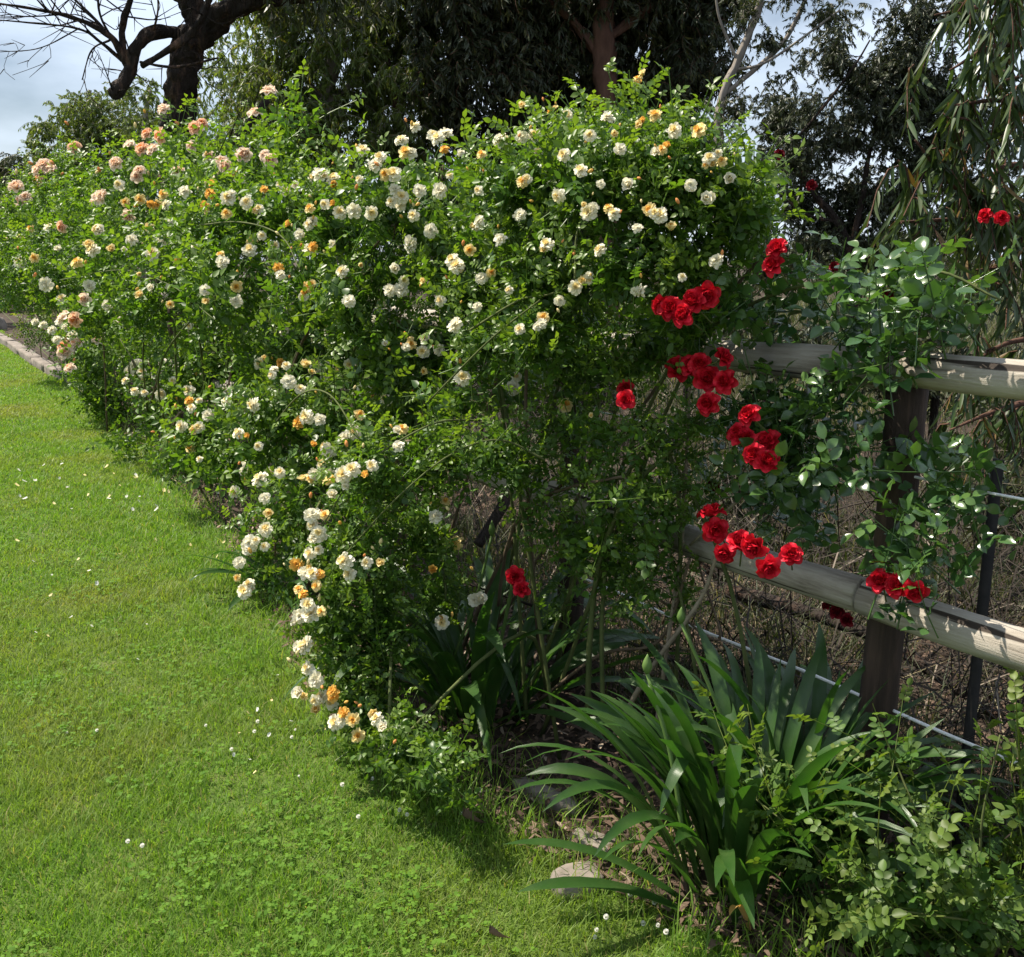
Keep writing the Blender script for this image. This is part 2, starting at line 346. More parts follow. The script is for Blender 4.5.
def nz(P, sc, seed=0.0):
    return np.array([mnoise.noise(Vector((p[0] * sc + seed, p[1] * sc, p[2] * sc - seed))) for p in P])
def sines(x, y, sc, ph):
    """cheap smooth patchiness for many points"""
    return (np.sin(x * sc * 1.7 + ph) * np.cos(y * sc * 1.3 - ph * 2) + np.sin((x + y) * sc * 2.9 + ph * 3) * .6 + np.cos((x * .7 - y) * sc * 4.7 + ph * 5) * .4) / 2
def blades(n, y0, y1, expo, hmin, hmax, wmin, keep, wgrow=.75, lawn=False):
    u = rng.random(n); a = 2 - expo
    d = (y0 ** a + u * (y1 ** a - y0 ** a)) ** (1 / a)
    x = (rng.random(n) * 2 - 1) * (.60 * d + .6)
    if lawn:
        lo, hi = -.60 * d - 1.7, np.minimum(edge_x(d) + .1, .6 * d + .5); x = lo + (hi - lo) * rng.random(n)
    k = keep(x, d); x, y = x[k], d[k]; n = len(x)
    h = hmin + (hmax - hmin) * rng.random(n) ** 1.3
    h *= 1 + .35 * sines(x, y, 2.3, 1.0) + .35 * sines(x, y, 9.0, 2.0)
    wd = wmin * (.7 + .6 * rng.random(n)) * np.maximum(1, y / 3.5) ** wgrow
    az = rng.random(n) * 2 * np.pi; lean = (.15 + 1.1 * rng.random(n)) * h
    tx, ty = np.cos(az) * lean, np.sin(az) * lean
    fa = az + np.pi / 2 + rng.normal(0, .6, n); px, py = np.cos(fa) * wd / 2, np.sin(fa) * wd / 2
    z0 = np.zeros(n)
    B = lambda sx, q, wq, hz: np.stack([x + sx * px * wq + tx * q, y + sx * py * wq + ty * q, hz], -1)
    V = np.stack([B(-1, 0, 1, z0), B(1, 0, 1, z0), B(-1, .35, .85, h * .58), B(1, .35, .85, h * .58), B(0, 1, 0, h * .95)], 1)
    off = np.arange(n)[:, None] * 5
    return V.reshape(-1, 3), off + np.array([[2, 3, 4]]), off + np.array([[0, 1, 3, 2]])
def lawn_keep(x, y):
    e = edge_x(y) + .10 * sines(x * 0 + 1, y, 3.1, 2) 
    k = (x < e + .02) & (x > -.62 * y - 1.9)
    thin = sines(x, y, 1.9, .4) + .5 * sines(x, y, 5.3, 2.0)
    return k & (rng.random(len(x)) < np.where(thin < -.6, .6, 1.0)) & (rng.random(len(x)) < np.clip((e - x) / .25, .35, 1))
g = Geo(); V, F3, F4 = blades(940000, 1.75, 30, 1.8, .016, .044, .0026, lawn_keep, .8, True); g.add(V, F3, F4)
# longer tufts along the bed's edge
def edge_keep(x, y):
    e = edge_x(y); return ((abs(x - e + .04) < .16 + .08 * sines(x, y, 3, 1)) & (rng.random(len(x)) < .75)) | ((x > e) & (x < e + .45) & (sines(x, y, 4, 2) + .6 * sines(x, y, 11, 1) > .1) & (rng.random(len(x)) < .5))
V, F3, F4 = blades(120000, 1.8, 12, 1.5, .03, .13, .0034, edge_keep, .5); g.add(V, F3, F4)
go = link('grass', g.mesh('grass', [grass_m]), kind='stuff'); go['label'] = 'short mown lawn grass in sunlight'

# clover leaves among the grass
def clover():
    n = 42000; d = 1.8 + 4.6 * rng.random(n) ** 1.3
    x = (rng.random(n) * 2 - 1) * (.6 * d + .4)
    q = sines(x, d, 2.1, 3.3) + .7 * sines(x, d, 6.1, 1.2)
    k = (x < edge_x(d) - .02) & (rng.random(n) < np.clip(.12 + q * .5, 0, .6)); x, y = x[k], d[k]; n = len(x)
    r = .004 + .003 * rng.random(n); z = .018 + .022 * rng.random(n)
    T = []
    for a in range(3):
        az = rng.random(n) * .5 + a * 2.09 + np.arange(n) * 1.7
        cx, cy = x + np.cos(az) * r * .95, y + np.sin(az) * r * .95
        tl = rng.normal(0, .35, n)
        P = []
        for b in range(5):
            t = az + b * 2 * np.pi / 5
            P.append(np.stack([cx + np.cos(t) * r * .85, cy + np.sin(t) * r * .85, z + np.sin(t) * r * tl + r * .25], -1))
        T.append(np.stack(P, 1))
    V = np.concatenate(T).reshape(-1, 3); off = np.arange(3 * n)[:, None] * 5
    g = Geo(); g.add(V, off + np.array([[0, 1, 2]]), off + np.array([[0, 2, 3, 4]]))
    o = link('clover', g.mesh('clover', [clover_m]), kind='stuff'); o['label'] = 'clover leaves growing through the lawn'
clover()

# ------------------------------------------------------------------ leaf templates
def leaflet(Ln, W, fold=.25, hi=True, droop=.12):
    """an oval leaflet along +Y, upper side +Z"""
    if hi == 'fine':
        qs, ws = (.0, .1, .27, .47, .67, .85, 1.0), (.02, .26, .44, .5, .43, .24, .0); V = []
        for q, w_ in zip(qs, ws):
            z = -droop * Ln * q * q; V += [(-W * w_, q * Ln, z + fold * W * w_ + .03 * W * math.sin(q * 9)), (0, q * Ln, z), (W * w_, q * Ln, z + fold * W * w_ - .03 * W * math.sin(q * 9))]
        return np.array(V), np.zeros((0, 3), int), np.array([(i * 3 + k, i * 3 + k + 1, i * 3 + k + 4, i * 3 + k + 3) for i in range(6) for k in range(2)])
    if hi:
        V = [(0, 0, 0), (0, Ln, -droop * Ln), (0, .3 * Ln, -.01 * Ln), (0, .65 * Ln, -.04 * Ln),
             (-W * .44, .26 * Ln, fold * W * .5), (-W * .46, .6 * Ln, fold * W * .5 - .03 * Ln), (W * .44, .26 * Ln, fold * W * .5), (W * .46, .6 * Ln, fold * W * .5 - .03 * Ln)]
        return np.array(V), np.array([(0, 2, 4), (3, 1, 5), (0, 6, 2), (3, 7, 1)]), np.array([(2, 3, 5, 4), (6, 7, 3, 2)])
    V = [(0, 0, 0), (0, Ln, -droop * Ln), (-W * .5, .48 * Ln, fold * W * .5), (W * .5, .48 * Ln, fold * W * .5)]
    return np.array(V), np.array([(0, 1, 2), (0, 3, 1)]), np.zeros((0, 4), int)
def Rx(a): c, s = math.cos(a), math.sin(a); return np.array([[1, 0, 0], [0, c, -s], [0, s, c]])
def Ry(a): c, s = math.cos(a), math.sin(a); return np.array([[c, 0, s], [0, 1, 0], [-s, 0, c]])
def Rz(a): c, s = math.cos(a), math.sin(a); return np.array([[c, -s, 0], [s, c, 0], [0, 0, 1]])
def compound(geo, M, T, Ln, pairs, hi, tone, rr, wr=(.52, .66)):
    W = Ln * rr.uniform(*wr); rl = Ln * (.55 + .55 * pairs)
    put = lambda A, B, s: geo.add((lv * s) @ (M @ A).T + (T + M @ B), l3, l4, 0, tone)
    bend = rr.uniform(.1, .5)
    for k in range(pairs):
        yk = rl * (k + .55) / (pairs + .3); zk = -bend * (yk / rl) ** 2 * rl * .4
        for sx in (-1, 1):
            lv, l3, l4 = leaflet(Ln * rr.uniform(.75, 1), W, rr.uniform(.1, .6), hi, rr.uniform(.0, .3))
            put(Rz(-sx * rr.uniform(.9, 1.25)) @ Ry(sx * rr.uniform(-.3, .25)) @ Rx(rr.uniform(-.35, .2)), np.array([0, yk, zk]), 1)
    lv, l3, l4 = leaflet(Ln * 1.1, W * 1.1, rr.uniform(.1, .5), hi, rr.uniform(.05, .3))
    put(Rx(rr.uniform(-.4, .0)), np.array([0, rl, -bend * rl * .4]), 1)
    if hi:
        q = Ln * .02; geo.add(np.array([(-q, 0, 0), (q, 0, 0), (q, rl, -bend * rl * .4), (-q, rl, -bend * rl * .4)]) @ M.T + T, None, [(0, 1, 2, 3)], 0, tone)
def shoot(seed, length, nl, Ln, pairs, hi=True, young=.5, stem=.0025, wr=(.52, .66)):
    rr = random.Random(seed); g = Geo()
    b1, b2 = rr.uniform(-.3, .3), rr.uniform(-.3, .3)
    f = lambda q: np.array([b1 * q * q * length, b2 * q * q * length, q * length])
    P = [f(q) for q in np.linspace(0, 1, 4)]
    tube(g, P, np.linspace(stem, stem * .5, 4), 3, 0, 0, False, .25)
    for k in range(nl):
        q = (k + .6) / nl; az = k * 2.4 + rr.uniform(-.4, .4)
        up = rr.uniform(.15, .75) + .35 * q
        M = Rz(az) @ Rx(up) @ Ry(rr.uniform(-.35, .35))
        compound(g, M, f(q), Ln * rr.uniform(.75, 1.1) * (1 - .35 * q * q), pairs if rr.random() < .7 else max(1, pairs - 1), hi, young * max(0, q - .45) * 1.6 + rr.uniform(0, .12), rr, wr)
    return g.arr()
ROSE_HI = [shoot(i, .24, 6, .032, 3 if i % 2 else 2, True, .55) for i in range(10)]
ROSE_LO = [shoot(40 + i, .30, 6, .045, 2, False, .55) for i in range(10)]
ROSE_RED = [shoot(80 + i, .24, 5, .043, 2, 'fine', .35, .0025, (.60, .74)) for i in range(10)]
ROSE_LOW = [shoot(120 + i, .26, 5, .027, 3, 'fine', .16, .002, (.60, .74)) for i in range(8)]

# ------------------------------------------------------------------ flowers
def petal(geo, Ln, W, cup, tilt, az, base, m, curl=0.0, nu=3, nv=3):
    V = []
    for j in range(nv):
        v = j / (nv - 1); wv = W * math.sin(math.pi * (.16 + .66 * v)) ** .8 * .5
        for i in range(nu):
            u = -1 + 2 * i / (nu - 1)
            z = cup * Ln * (u * u * .55 * v + v * v * .6) - curl * Ln * max(0, v - .6) ** 1.5 * 2.5
            V.append((u * wv, v * Ln * (1 - .08 * u * u), z))
    F = [(j * nu + i, j * nu + i + 1, (j + 1) * nu + i + 1, (j + 1) * nu + i) for j in range(nv - 1) for i in range(nu - 1)]
    M = Rz(az) @ Rx(tilt)
    geo.add(np.array(V) @ M.T + np.array(base), None, F, m)
def pompom(seed, mats_layers):
    """a small very double rose, one unit wide: reflexed outer petals, crowded middle"""
    rr = random.Random(seed); g = Geo()
    lay = [(9, .5, .36, -.5, 0, .02), (9, .5, .34, -.05, 0, .05), (8, .43, .30, .35, 0, .07), (7, .34, .26, .75, 1, .08), (5, .25, .22, 1.1, 1, .08), (4, .17, .18, 1.35, 1, .08)]
    for n, Ln, W, tl, m, z in lay:
        o = rr.random() * 6
        for k in range(n):
            petal(g, Ln * rr.uniform(.85, 1.1), W * rr.uniform(.9, 1.15), rr.uniform(.1, .5), tl + rr.uniform(-.22, .22), o + k * 2 * math.pi / n + rr.uniform(-.15, .15), (0, 0, z + rr.uniform(-.02, .02)), m, rr.uniform(.1, .5))
    return g.mesh('flower', mats_layers)
def rosette(seed, mats_layers):
    """a big cupped garden rose, one unit wide"""
    rr = random.Random(seed); g = Geo()
    lay = [(6, .53, .56, .12, 0, 0, .75), (6, .50, .52, .48, 0, .02, .6), (6, .44, .46, .85, 0, .03, .45), (5, .38, .38, 1.12, 1, .04, .3), (5, .33, .28, 1.32, 1, .05, .25), (4, .30, .2, 1.5, 1, .06, .1)]
    for n, Ln, W, tl, m, z, cl in lay:
        o = rr.random() * 6
        for k in range(n):
            petal(g, Ln * rr.uniform(.9, 1.08), W * rr.uniform(.9, 1.1), rr.uniform(.45, .75), tl + rr.uniform(-.13, .13), o + k * 2 * math.pi / n + rr.uniform(-.15, .15), (0, 0, z), m, cl, 5, 4)
    return g.mesh('flower', mats_layers, True)
FL = {'w': [pompom(i, [cream_p, cream_p]) for i in range(4)] + [pompom(9, [cream_p, butter_p])],
      'c': [pompom(20 + i, [cream_p, butter_p]) for i in range(4)],
      'y': [pompom(30 + i, [butter_p, gold_p]) for i in range(4)],
      'g': [pompom(35 + i, [gold_p, gold_p]) for i in range(3)],
      'p': [rosette(50 + i, [pink_p, peach_p]) for i in range(4)],
      'o': [rosette(60 + i, [peach_p, orange_p]) for i in range(3)],
      'r': [rosette(70 + i, [red_p, red_p]) for i in range(6)],
      'd': [rosette(80 + i, [wine_p, wine_p]) for i in range(3)]}
def halfopen(seed, mats_layers):
    rr = random.Random(seed); g = Geo()
    for n, Ln, W, tl, m, z in ((6, .5, .44, .55, 0, 0), (6, .44, .38, .95, 0, .03), (5, .36, .3, 1.25, 1, .05), (4, .3, .2, 1.45, 1, .06)):
        o = rr.random() * 6
        for k in range(n): petal(g, Ln * rr.uniform(.85, 1.1), W * rr.uniform(.9, 1.15), rr.uniform(.35, .7), tl + rr.uniform(-.2, .2), o + k * 6.283 / n, (0, 0, z), m, rr.uniform(.1, .4))
    return g.mesh('flower', mats_layers)
FL['y'] += [halfopen(90 + i, [butter_p, gold_p]) for i in range(3)]; FL['g'] += [halfopen(95 + i, [gold_p, gold_p]) for i in range(3)]; FL['c'] += [halfopen(98, [cream_p, butter_p])]
def make_bud(mat):
    g = Geo(); tube(g, [(0, 0, -.1), (0, 0, .15), (0, 0, .45), (0, 0, .75), (.02, 0, .95)], [.12, .26, .3, .2, .04], 7, 0)
    for q in range(5): petal(g, .6, .22, .2, 1.25, q * 1.257, (.12 * math.cos(q * 1.257 + 1.57), .12 * math.sin(q * 1.257 + 1.57), 0), 1)
    tube(g, [(0, 0, -1.6), (.05, 0, -.8), (0, 0, -.05)], .05, 4, 1, cap=False); return g.mesh('bud', [mat, cane_m], True)
BUDS = [make_bud(gold_p), make_bud(orange_p), make_bud(butter_p)]
def put_flower(root, kind, pos, size, nrm, name='flower'):
    o = bpy.data.objects.new(name, random.choice(FL[kind])); COL.objects.link(o); o.parent = root
    o.location = tuple(np.asarray(pos) - np.array(root.location)); o.scale = (size,) * 3
    q = Vector(nrm).to_track_quat('Z', 'Y'); e = q.to_euler(); o.rotation_euler = e
    o.rotation_euler.rotate_axis('Z', random.uniform(0, 6.28))
    return o

# ------------------------------------------------------------------ rose bushes along the fence
class Bush:
    all = []
    def __init__(s, name, label, s0, lumps, templates, mat, dens, group=None, size=1.0, ncane=9, hole=-.25, ncl=0, cat='rose bush'):
        s.L = []
        for l in lumps:
            x, y, t, rx, rz = l[:5]
            c = on_fence(x, y, t); d = np.linalg.norm(c - np.array([0, 0, CAM_H])) / FPX
            b = math.atan2(c[0], c[1])
            s.L.append((c, np.array([[math.cos(b), -math.sin(b), 0], [math.sin(b), math.cos(b), 0], [0, 0, 1]]), np.array([rx * d, max(.16, rx * d * 1.0), rz * d])))
        base = fpt(s0, .22); s.root = thing(name, label, cat, base, group)
        s.templates, s.mat, s.dens, s.size, s.ncane, s.hole, s.base, s.nf = templates, mat, dens, size, ncane, hole, base, 0
        Bush.all.append(s)
    def field(s, P):
        f = np.full(len(P), 9.0)
        for c, E, r in s.L:
            f = np.minimum(f, np.linalg.norm(((P - c) @ E.T) / r, axis=1))
        return f
    def grow(s):
        Ps, Ds = [], []
        for c, E, r in s.L:
            area = 4 * math.pi * (((r[0] * r[1]) ** 1.6 + (r[0] * r[2]) ** 1.6 + (r[1] * r[2]) ** 1.6) / 3) ** (1 / 1.6)
            n = int(area * s.dens)
            D = rng.normal(size=(n, 3)); D /= np.linalg.norm(D, axis=1, keepdims=True)
            q = 1.02 - .5 * rng.random(n) ** 1.8
            q *= 1 + .16 * np.sin(D[:, 0] * 5 + c[0] * 9) * np.cos(D[:, 2] * 6 + c[2] * 7)
            P = c + (D * q[:, None] * r) @ E
            G = (D / r) @ E; G /= np.linalg.norm(G, axis=1, keepdims=True)
            Ps.append(P); Ds.append(G)
        P, G = np.concatenate(Ps), np.concatenate(Ds)
        f = s.field(P)
        tocam = np.array([0, 0, CAM_H]) - P; tocam /= np.linalg.norm(tocam, axis=1, keepdims=True)
        face = (G * tocam).sum(1)
        keep = (P[:, 2] > .06) & ((f > .62) | (rng.random(len(P)) < .4)) & ((face > -.35) | (rng.random(len(P)) < .6))
        hn = nz(P, 3.2, 1.3) + .5 * nz(P, 8, 4.1)
        keep &= (hn > s.hole) | (rng.random(len(P)) < .12)
        P, G = P[keep], G[keep]; n = len(P)
        D = G * .75 + np.array([0, 0, .55]) + rng.normal(0, .34, (n, 3))
        g = Geo()
        bake(g, s.templates, rot_to(D, rng.random(n) * 6.28), P - D / np.linalg.norm(D, axis=1, keepdims=True) * .19 * s.size, s.size * (.75 + .5 * rng.random(n)), rng.integers(0, len(s.templates), n), rng.normal(0, .05, n))
        link('foliage', g.mesh('foliage', [s.mat], False, s.base), s.root)
        for k in range(s.ncane):
            c, E, r = s.L[rng.integers(len(s.L))]
            q_ = float(np.interp(s.base[1], FY, SS)) + rng.normal(0, .38); b = fpt(q_, rng.uniform(.08, .4), -.02)
            e = c + (np.clip(rng.normal(0, .4, 3), -.8, .6) * r) @ E
            m = (b + e) / 2 + np.array([*rng.normal(0, .1, 2), .35 * rng.random() + .1])
            P = smooth_path([b, m, e, e + (e - m) * .08 + np.array([0, 0, -.06])], 16)
            tube_part('cane', P, np.linspace(.008, .003, 16), cane_m if k % 3 else oldcane_m, s.root, 6, .2)
        print(s.root.name, 'shoots', n)

B_red = None
LB = {}
LB['near'] = Bush('rose_bush', 'tall cream rose bush spilling over the fence just behind the red roses', 1.6,
    [(455, 205, .35, 50, 48), (530, 185, .4, 65, 52), (605, 172, .4, 65, 55), (675, 168, .3, 60, 55), (735, 190, .15, 42, 42), (475, 275, .4, 58, 48), (565, 262, .38, 70, 55),
     (650, 245, .35, 62, 52), (715, 258, .15, 46, 40), (505, 365, .12, 60, 40), (585, 350, .1, 60, 44), (650, 325, .12, 50, 40), (625, 425, .25, 42, 28), (560, 420, .12, 36, 22), (440, 345, .3, 44, 44), (690, 310, .2, 36, 30),
     (575, 142, .2, 40, 30), (640, 128, .15, 35, 30), (490, 200, .1, 40, 44), (745, 215, .0, 36, 40), (530, 320, .5, 30, 24), (480, 330, .5, 26, 30), (450, 395, .55, 30, 20)],
    ROSE_HI, leaf_cream, 270, 'cream roses along the fence', .95, 12, -.16)
LB['front'] = Bush('rose_bush', 'cream rose bush trailing down onto the lawn in front of the hedge', 2.3,
    [(385, 470, .85, 50, 42), (335, 520, .9, 40, 45), (330, 590, .95, 32, 50), (345, 650, .95, 30, 50), (375, 560, .85, 40, 50), (430, 450, .7, 45, 35),
     (365, 700, .95, 28, 38), (405, 735, .95, 30, 32), (440, 760, .95, 22, 20), (420, 520, .65, 32, 36), (440, 580, .55, 26, 32), (385, 630, .85, 26, 45), (490, 445, .6, 38, 22)],
    ROSE_HI, leaf_cream, 290, 'cream roses along the fence', .82, 9, -.22)
LB['mid'] = Bush('rose_bush', 'broad cream rose bush in the middle of the hedge, dotted with white blooms', 3.6,
    [(400, 190, .45, 52, 40), (345, 218, .5, 55, 36), (385, 262, .5, 50, 42), (320, 278, .5, 52, 42), (370, 335, .12, 48, 46), (310, 350, .1, 46, 46), (345, 300, .65, 30, 24),
     (290, 405, .8, 44, 40), (340, 418, .7, 40, 34), (275, 442, .85, 36, 28), (405, 400, .15, 44, 40), (325, 458, .75, 40, 22), (440, 168, .25, 36, 28), (455, 240, .35, 44, 40), (255, 395, .9, 26, 24), (395, 355, .5, 24, 20)],
    ROSE_HI, leaf_cream, 200, 'cream roses along the fence', 1.15, 10, -.18)
LB['low'] = Bush('rose_bush', 'small cream rose bush low at the edge of the lawn beside long strap leaves', 2.9,
    [(280, 500, 1.0, 30, 25), (265, 535, 1.05, 28, 28), (285, 570, 1.0, 26, 26), (300, 530, .95, 28, 40)],
    ROSE_HI, leaf_cream, 200, None, .85, 5, -.2)
LB['far'] = Bush('rose_bush', 'dense white and yellow rose bush left of the middle of the hedge', 6.0,
    [(270, 212, .4, 48, 32), (215, 222, .45, 52, 36), (240, 275, .55, 52, 42), (180, 280, .55, 48, 44), (215, 355, .05, 48, 46), (165, 350, .0, 45, 42), (205, 300, .8, 30, 22),
     (210, 425, .65, 36, 34), (150, 400, .35, 30, 28), (255, 350, .15, 40, 46), (225, 457, .7, 32, 24), (300, 202, .3, 35, 24), (150, 315, .75, 26, 20), (140, 440, .35, 28, 22), (180, 450, .5, 30, 20), (110, 408, .3, 22, 18)],
    ROSE_LO, leaf_far, 125, 'cream roses along the fence', 1.1, 10, -.1)
LB['peach'] = Bush('rose_bush', 'tall far rose bush with big peach blooms against the dark tree trunk', 9.0,
    [(150, 192, .1, 48, 34), (205, 185, .1, 42, 32), (110, 215, .2, 46, 42), (250, 165, .0, 36, 28), (130, 265, .45, 46, 40), (75, 265, .45, 44, 38), (115, 335, .05, 40, 38), (95, 310, .6, 26, 22), (285, 150, -.05, 24, 36), (300, 118, -.05, 24, 22), (100, 380, .35, 28, 26), (80, 360, .45, 22, 20), (182, 150, .0, 34, 26)],
    ROSE_LO, leaf_far, 100, None, 1.25, 9, -.1)
LB['end'] = Bush('rose_bush', 'farthest rose bush at the end of the hedge with clustered peach and yellow blooms', 13.0,
    [(55, 195, .2, 34, 34), (25, 230, .4, 36, 36), (-15, 255, .6, 40, 34), (35, 275, .5, 40, 32), (70, 225, .2, 40, 36), (-30, 290, .6, 40, 24)],
    ROSE_LO, leaf_far, 64, None, 1.5, 8, -.1)
for b in Bush.all: b.grow()

def hit(x, y):
    """first bush a pixel's ray meets"""
    d = ray(x, y); ts = np.linspace(1.8, 22, 900)[:, None] / d[1]
    P = np.array([0, 0, CAM_H]) + d * ts; best = None
    for b in Bush.all:
        f = b.field(P); k = np.argmax(f < 1.0)
        if f[k] < 1.0 and (best is None or k < best[1]): best = (b, k)
    if best is None:   # just outside the outline: the bush that is nearest to the ray
        q = [(np.min(b.field(P)), b, int(np.argmin(b.field(P)))) for b in Bush.all]; q.sort(key=lambda a: a[0]); best = (q[0][1], q[0][2])
    return best[0], P[best[1]]
CREAM = """402,140w 405,152y 432,135w 446,134w 375,165w 380,158c 360,180w 385,175y 395,190w 372,212c 355,210w 400,207w 414,215w 462,153w 481,155y 504,139y 501,141w
523,107y 555,110y 551,113g 522,137w 534,136c 522,183w 526,179w 478,191w 476,226w 480,222w 472,228y 547,245c 544,252y 585,205y 588,212w 592,209w 609,208w 613,214w 655,213w 650,209w 660,215w 638,229w
670,229y 710,158w 718,154w 722,162w 712,166y 706,165y 410,243w 412,250w 453,260w 458,266w 460,270y 481,278w 490,272y 425,282y 395,270w 400,290w 478,306w 541,325w 543,318y 538,327w 576,287w 582,284w 588,275w 590,280w
634,290w 641,290w 683,277w 717,261w 705,200w 710,198w 568,115w 608,117w 638,80y 643,76y 640,84g 655,115y 644,122g 640,126w 663,150y 657,153w 668,146g 619,150w 565,155w 538,152w 440,350w 424,352w 425,370y 424,338w 407,375w 462,378w 513,388w 516,376w
130,372w 142,372c 125,380w 136,366w 160,395w 178,399g 189,401g 173,380w 199,400w 208,416w 195,430y 199,428c 185,455w 200,460w 190,448w 248,437g 238,433w 225,390w 273,375w 290,382w 265,360y 280,362g 318,362y 317,366w 340,370y 338,377w 298,423g 325,447y 322,465w 328,450w 310,478y 315,475w 304,480y
270,472w 243,470w 243,480y 270,515y 265,498w 312,515w 314,524c 325,516y 315,540w 310,555w 318,550w 250,543w 264,547c 255,540w 240,562w 250,585w 251,590y 296,565g 305,572w 320,575g 303,595g 298,590y 311,615w 300,615w 345,562c
368,475g 403,430y 398,432c 422,415y 354,433w 344,475w 352,470w 435,517w 454,545w 434,570g 382,565y 480,602c 475,600w 443,618g 441,623w 592,416y 566,405w 303,648w 307,644c 307,668w 315,680w 305,697y 300,693c 316,711w 333,695g 332,703w 345,713g 343,720w 353,720y 376,714y 377,719w 358,736y
140,200y 137,206g 164,195y 166,205w 158,206w 214,178w 213,186g 280,185w 285,192w 296,187c 259,208w 247,202w 256,210y 320,175w 325,178y 335,180w 325,205w 340,212c 312,222w 308,226w 308,250w 312,246g 290,223g 280,276w 279,268g 308,287y 303,297w 313,284y 306,292g 342,272w 195,245w 222,263w 170,305y 140,297y
132,240w 205,290w 240,180w 232,195w 98,231w 205,205g 226,214y 165,240w 178,262y 250,250w 262,235w 236,300w 205,325w 285,330w 330,330w 350,300w 300,320y 370,320w 385,345w 440,300w 455,325w 520,330w 500,240w 520,215w 440,190w 430,230w 450,175w 580,170w 600,185w 560,195w 630,185w 690,185w 590,135w 700,130w 615,135y 675,130w 730,180w
350,365w 385,400w 410,345y 300,390w 365,390w 255,405w 320,420w 360,415y 345,440w 390,290w 360,265y 335,245w 300,235w 275,245c 420,190w 470,250w 510,290w 560,300w 600,250w 620,275w 560,345w 495,325w 480,345w 660,270w 700,240w 600,320w"""
PEACH = """45,167p 40,170p 50,172p 40,181o 27,198p 22,202p 18,188p 100,198p 95,203p 104,196p 130,146p 143,151o 154,151p 117,165p 140,172p 136,176p 193,148p 165,110p 210,157p 222,162p 228,166p 243,156p 248,153p 266,155p 270,160p 203,124o 197,130o 147,134o 162,137o 75,148o 269,94p 255,116p 65,320p 70,340o 64,347o 66,352p 78,346p 70,370p 76,318o 63,227o 30,228y 20,238y 50,228w 100,232c 93,250w 60,250w 112,250y 90,285w 108,305w 140,275y 62,300w 85,300p 20,262w 35,258y 45,285w 120,322c 98,340p 78,262y 120,185w 178,172p 185,192w 150,228y 170,222w 130,215p"""
def scatter_flowers():
    extra = []
    for w_ in CREAM.split():
        if random.random() < .55:
            x, y = map(float, w_[:-1].split(',')); a = random.random() * 6.28; q = random.uniform(8, 20)
            extra.append('%.0f,%.0f%s' % (x + math.cos(a) * q, y + math.sin(a) * q, random.choice('wwcccyyg')))
    for src in (CREAM, PEACH, ' '.join(extra)):
        for w_ in src.split():
            x, y = w_[:-1].split(','); k = w_[-1]; x, y = float(x) + random.uniform(-1, 1), float(y) + random.uniform(-1, 1)
            b, p = hit(x, y)
            if b.nf >= 98: continue
            b.nf += 1
            c, E, r = min(b.L, key=lambda l: np.linalg.norm(((p - l[0]) @ l[1].T) / l[2]))
            d = p - c; n = d / (np.linalg.norm(d) + 1e-6); tc_ = np.array([0, 0, CAM_H]) - p; tc_ /= np.linalg.norm(tc_)
            nn = n * .4 + tc_ * .5 + np.array([-.25, 0, .45]) + rng.normal(0, .25, 3)
            dist = np.linalg.norm(p - np.array([0, 0, CAM_H]))
            if k in 'po': size = (16 if (x, y) and (abs(x - 262) < 12 and y < 120) else 12.6) * random.uniform(.8, 1.15) * dist / FPX
            else:
                px = 14.2 if b in (LB['front'], LB['low']) else 12.8 if b in (LB['near'], LB['mid']) else 11.0
                if k in 'gy': px *= .86
                size = px * random.choice([.68, .85, .95, 1.0, 1.1, 1.22]) * random.uniform(.93, 1.07) * dist / FPX
            if k == 'w': k = random.choice('wwwwwccccy')
            b.nb = getattr(b, 'nb', 0)
            if random.random() < .45 and b.nb < 60:
                b.nb += 1; u_ = bpy.data.objects.new('bud', random.choice(BUDS)); COL.objects.link(u_); u_.parent = b.root
                u_.location = tuple(p + tc_ * .13 + rng.normal(0, size * .9, 3) + np.array([0, 0, size * .5]) - np.array(b.root.location)); u_.scale = (size * .34,) * 3; u_.rotation_euler = (rng.normal(0, .5), rng.normal(0, .5), rng.random() * 6)
            put_flower(b.root, k, p + tc_ * (.14 if dist < 7 else .24), size, nn)
scatter_flowers()

# ------------------------------------------------------------------ the log fence
POSTS = [-1.35, 0.0, 1.36, 2.72, 4.1, 5.5, 6.9]
fence = thing('log_fence', 'weathered grey log fence with dark posts and white wire at the garden edge', 'fence', fpt(0))
def local(o, ob, yaw):
    ob.location = (0, 0, 0)
def fence_part(name, P, rad, mat, sides=16, rough=.05):
    """mesh modelled along its own x axis so the grain runs with the log"""
    P = np.asarray(P, float); a, b = P[0], P[-1]; d = b - a
    q = Vector(d.tolist()).to_track_quat('X', 'Z'); M = np.array(q.to_matrix())
    g = Geo(); tube(g, (P - a) @ M, rad, sides, 0, rough)
    o = link(name, g.mesh(name, [mat], True), fence); o.location = tuple(a - np.array(fence.location)); o.rotation_euler = q.to_euler()
    return o
def upright(name, s, t, z0, z1, rad, mat, lean=(0, 0)):
    a = fpt(s, t, z0); n = 10; g = Geo()
    P = [np.array([lean[0] * q, lean[1] * q, (z1 - z0) * q]) for q in np.linspace(0, 1, n)]
    tube(g, P, rad * (1 + .05 * np.cos(np.linspace(0, 5, n))), 18, 0, .07)
    o = link(name, g.mesh(name, [mat], True), fence); o.location = tuple(a - np.array(fence.location)); return o
for i, s in enumerate(POSTS):
    upright('post', s, 0, -.1, 1.31 if i != 2 else 1.46, .05, post_m, (.01, 0))
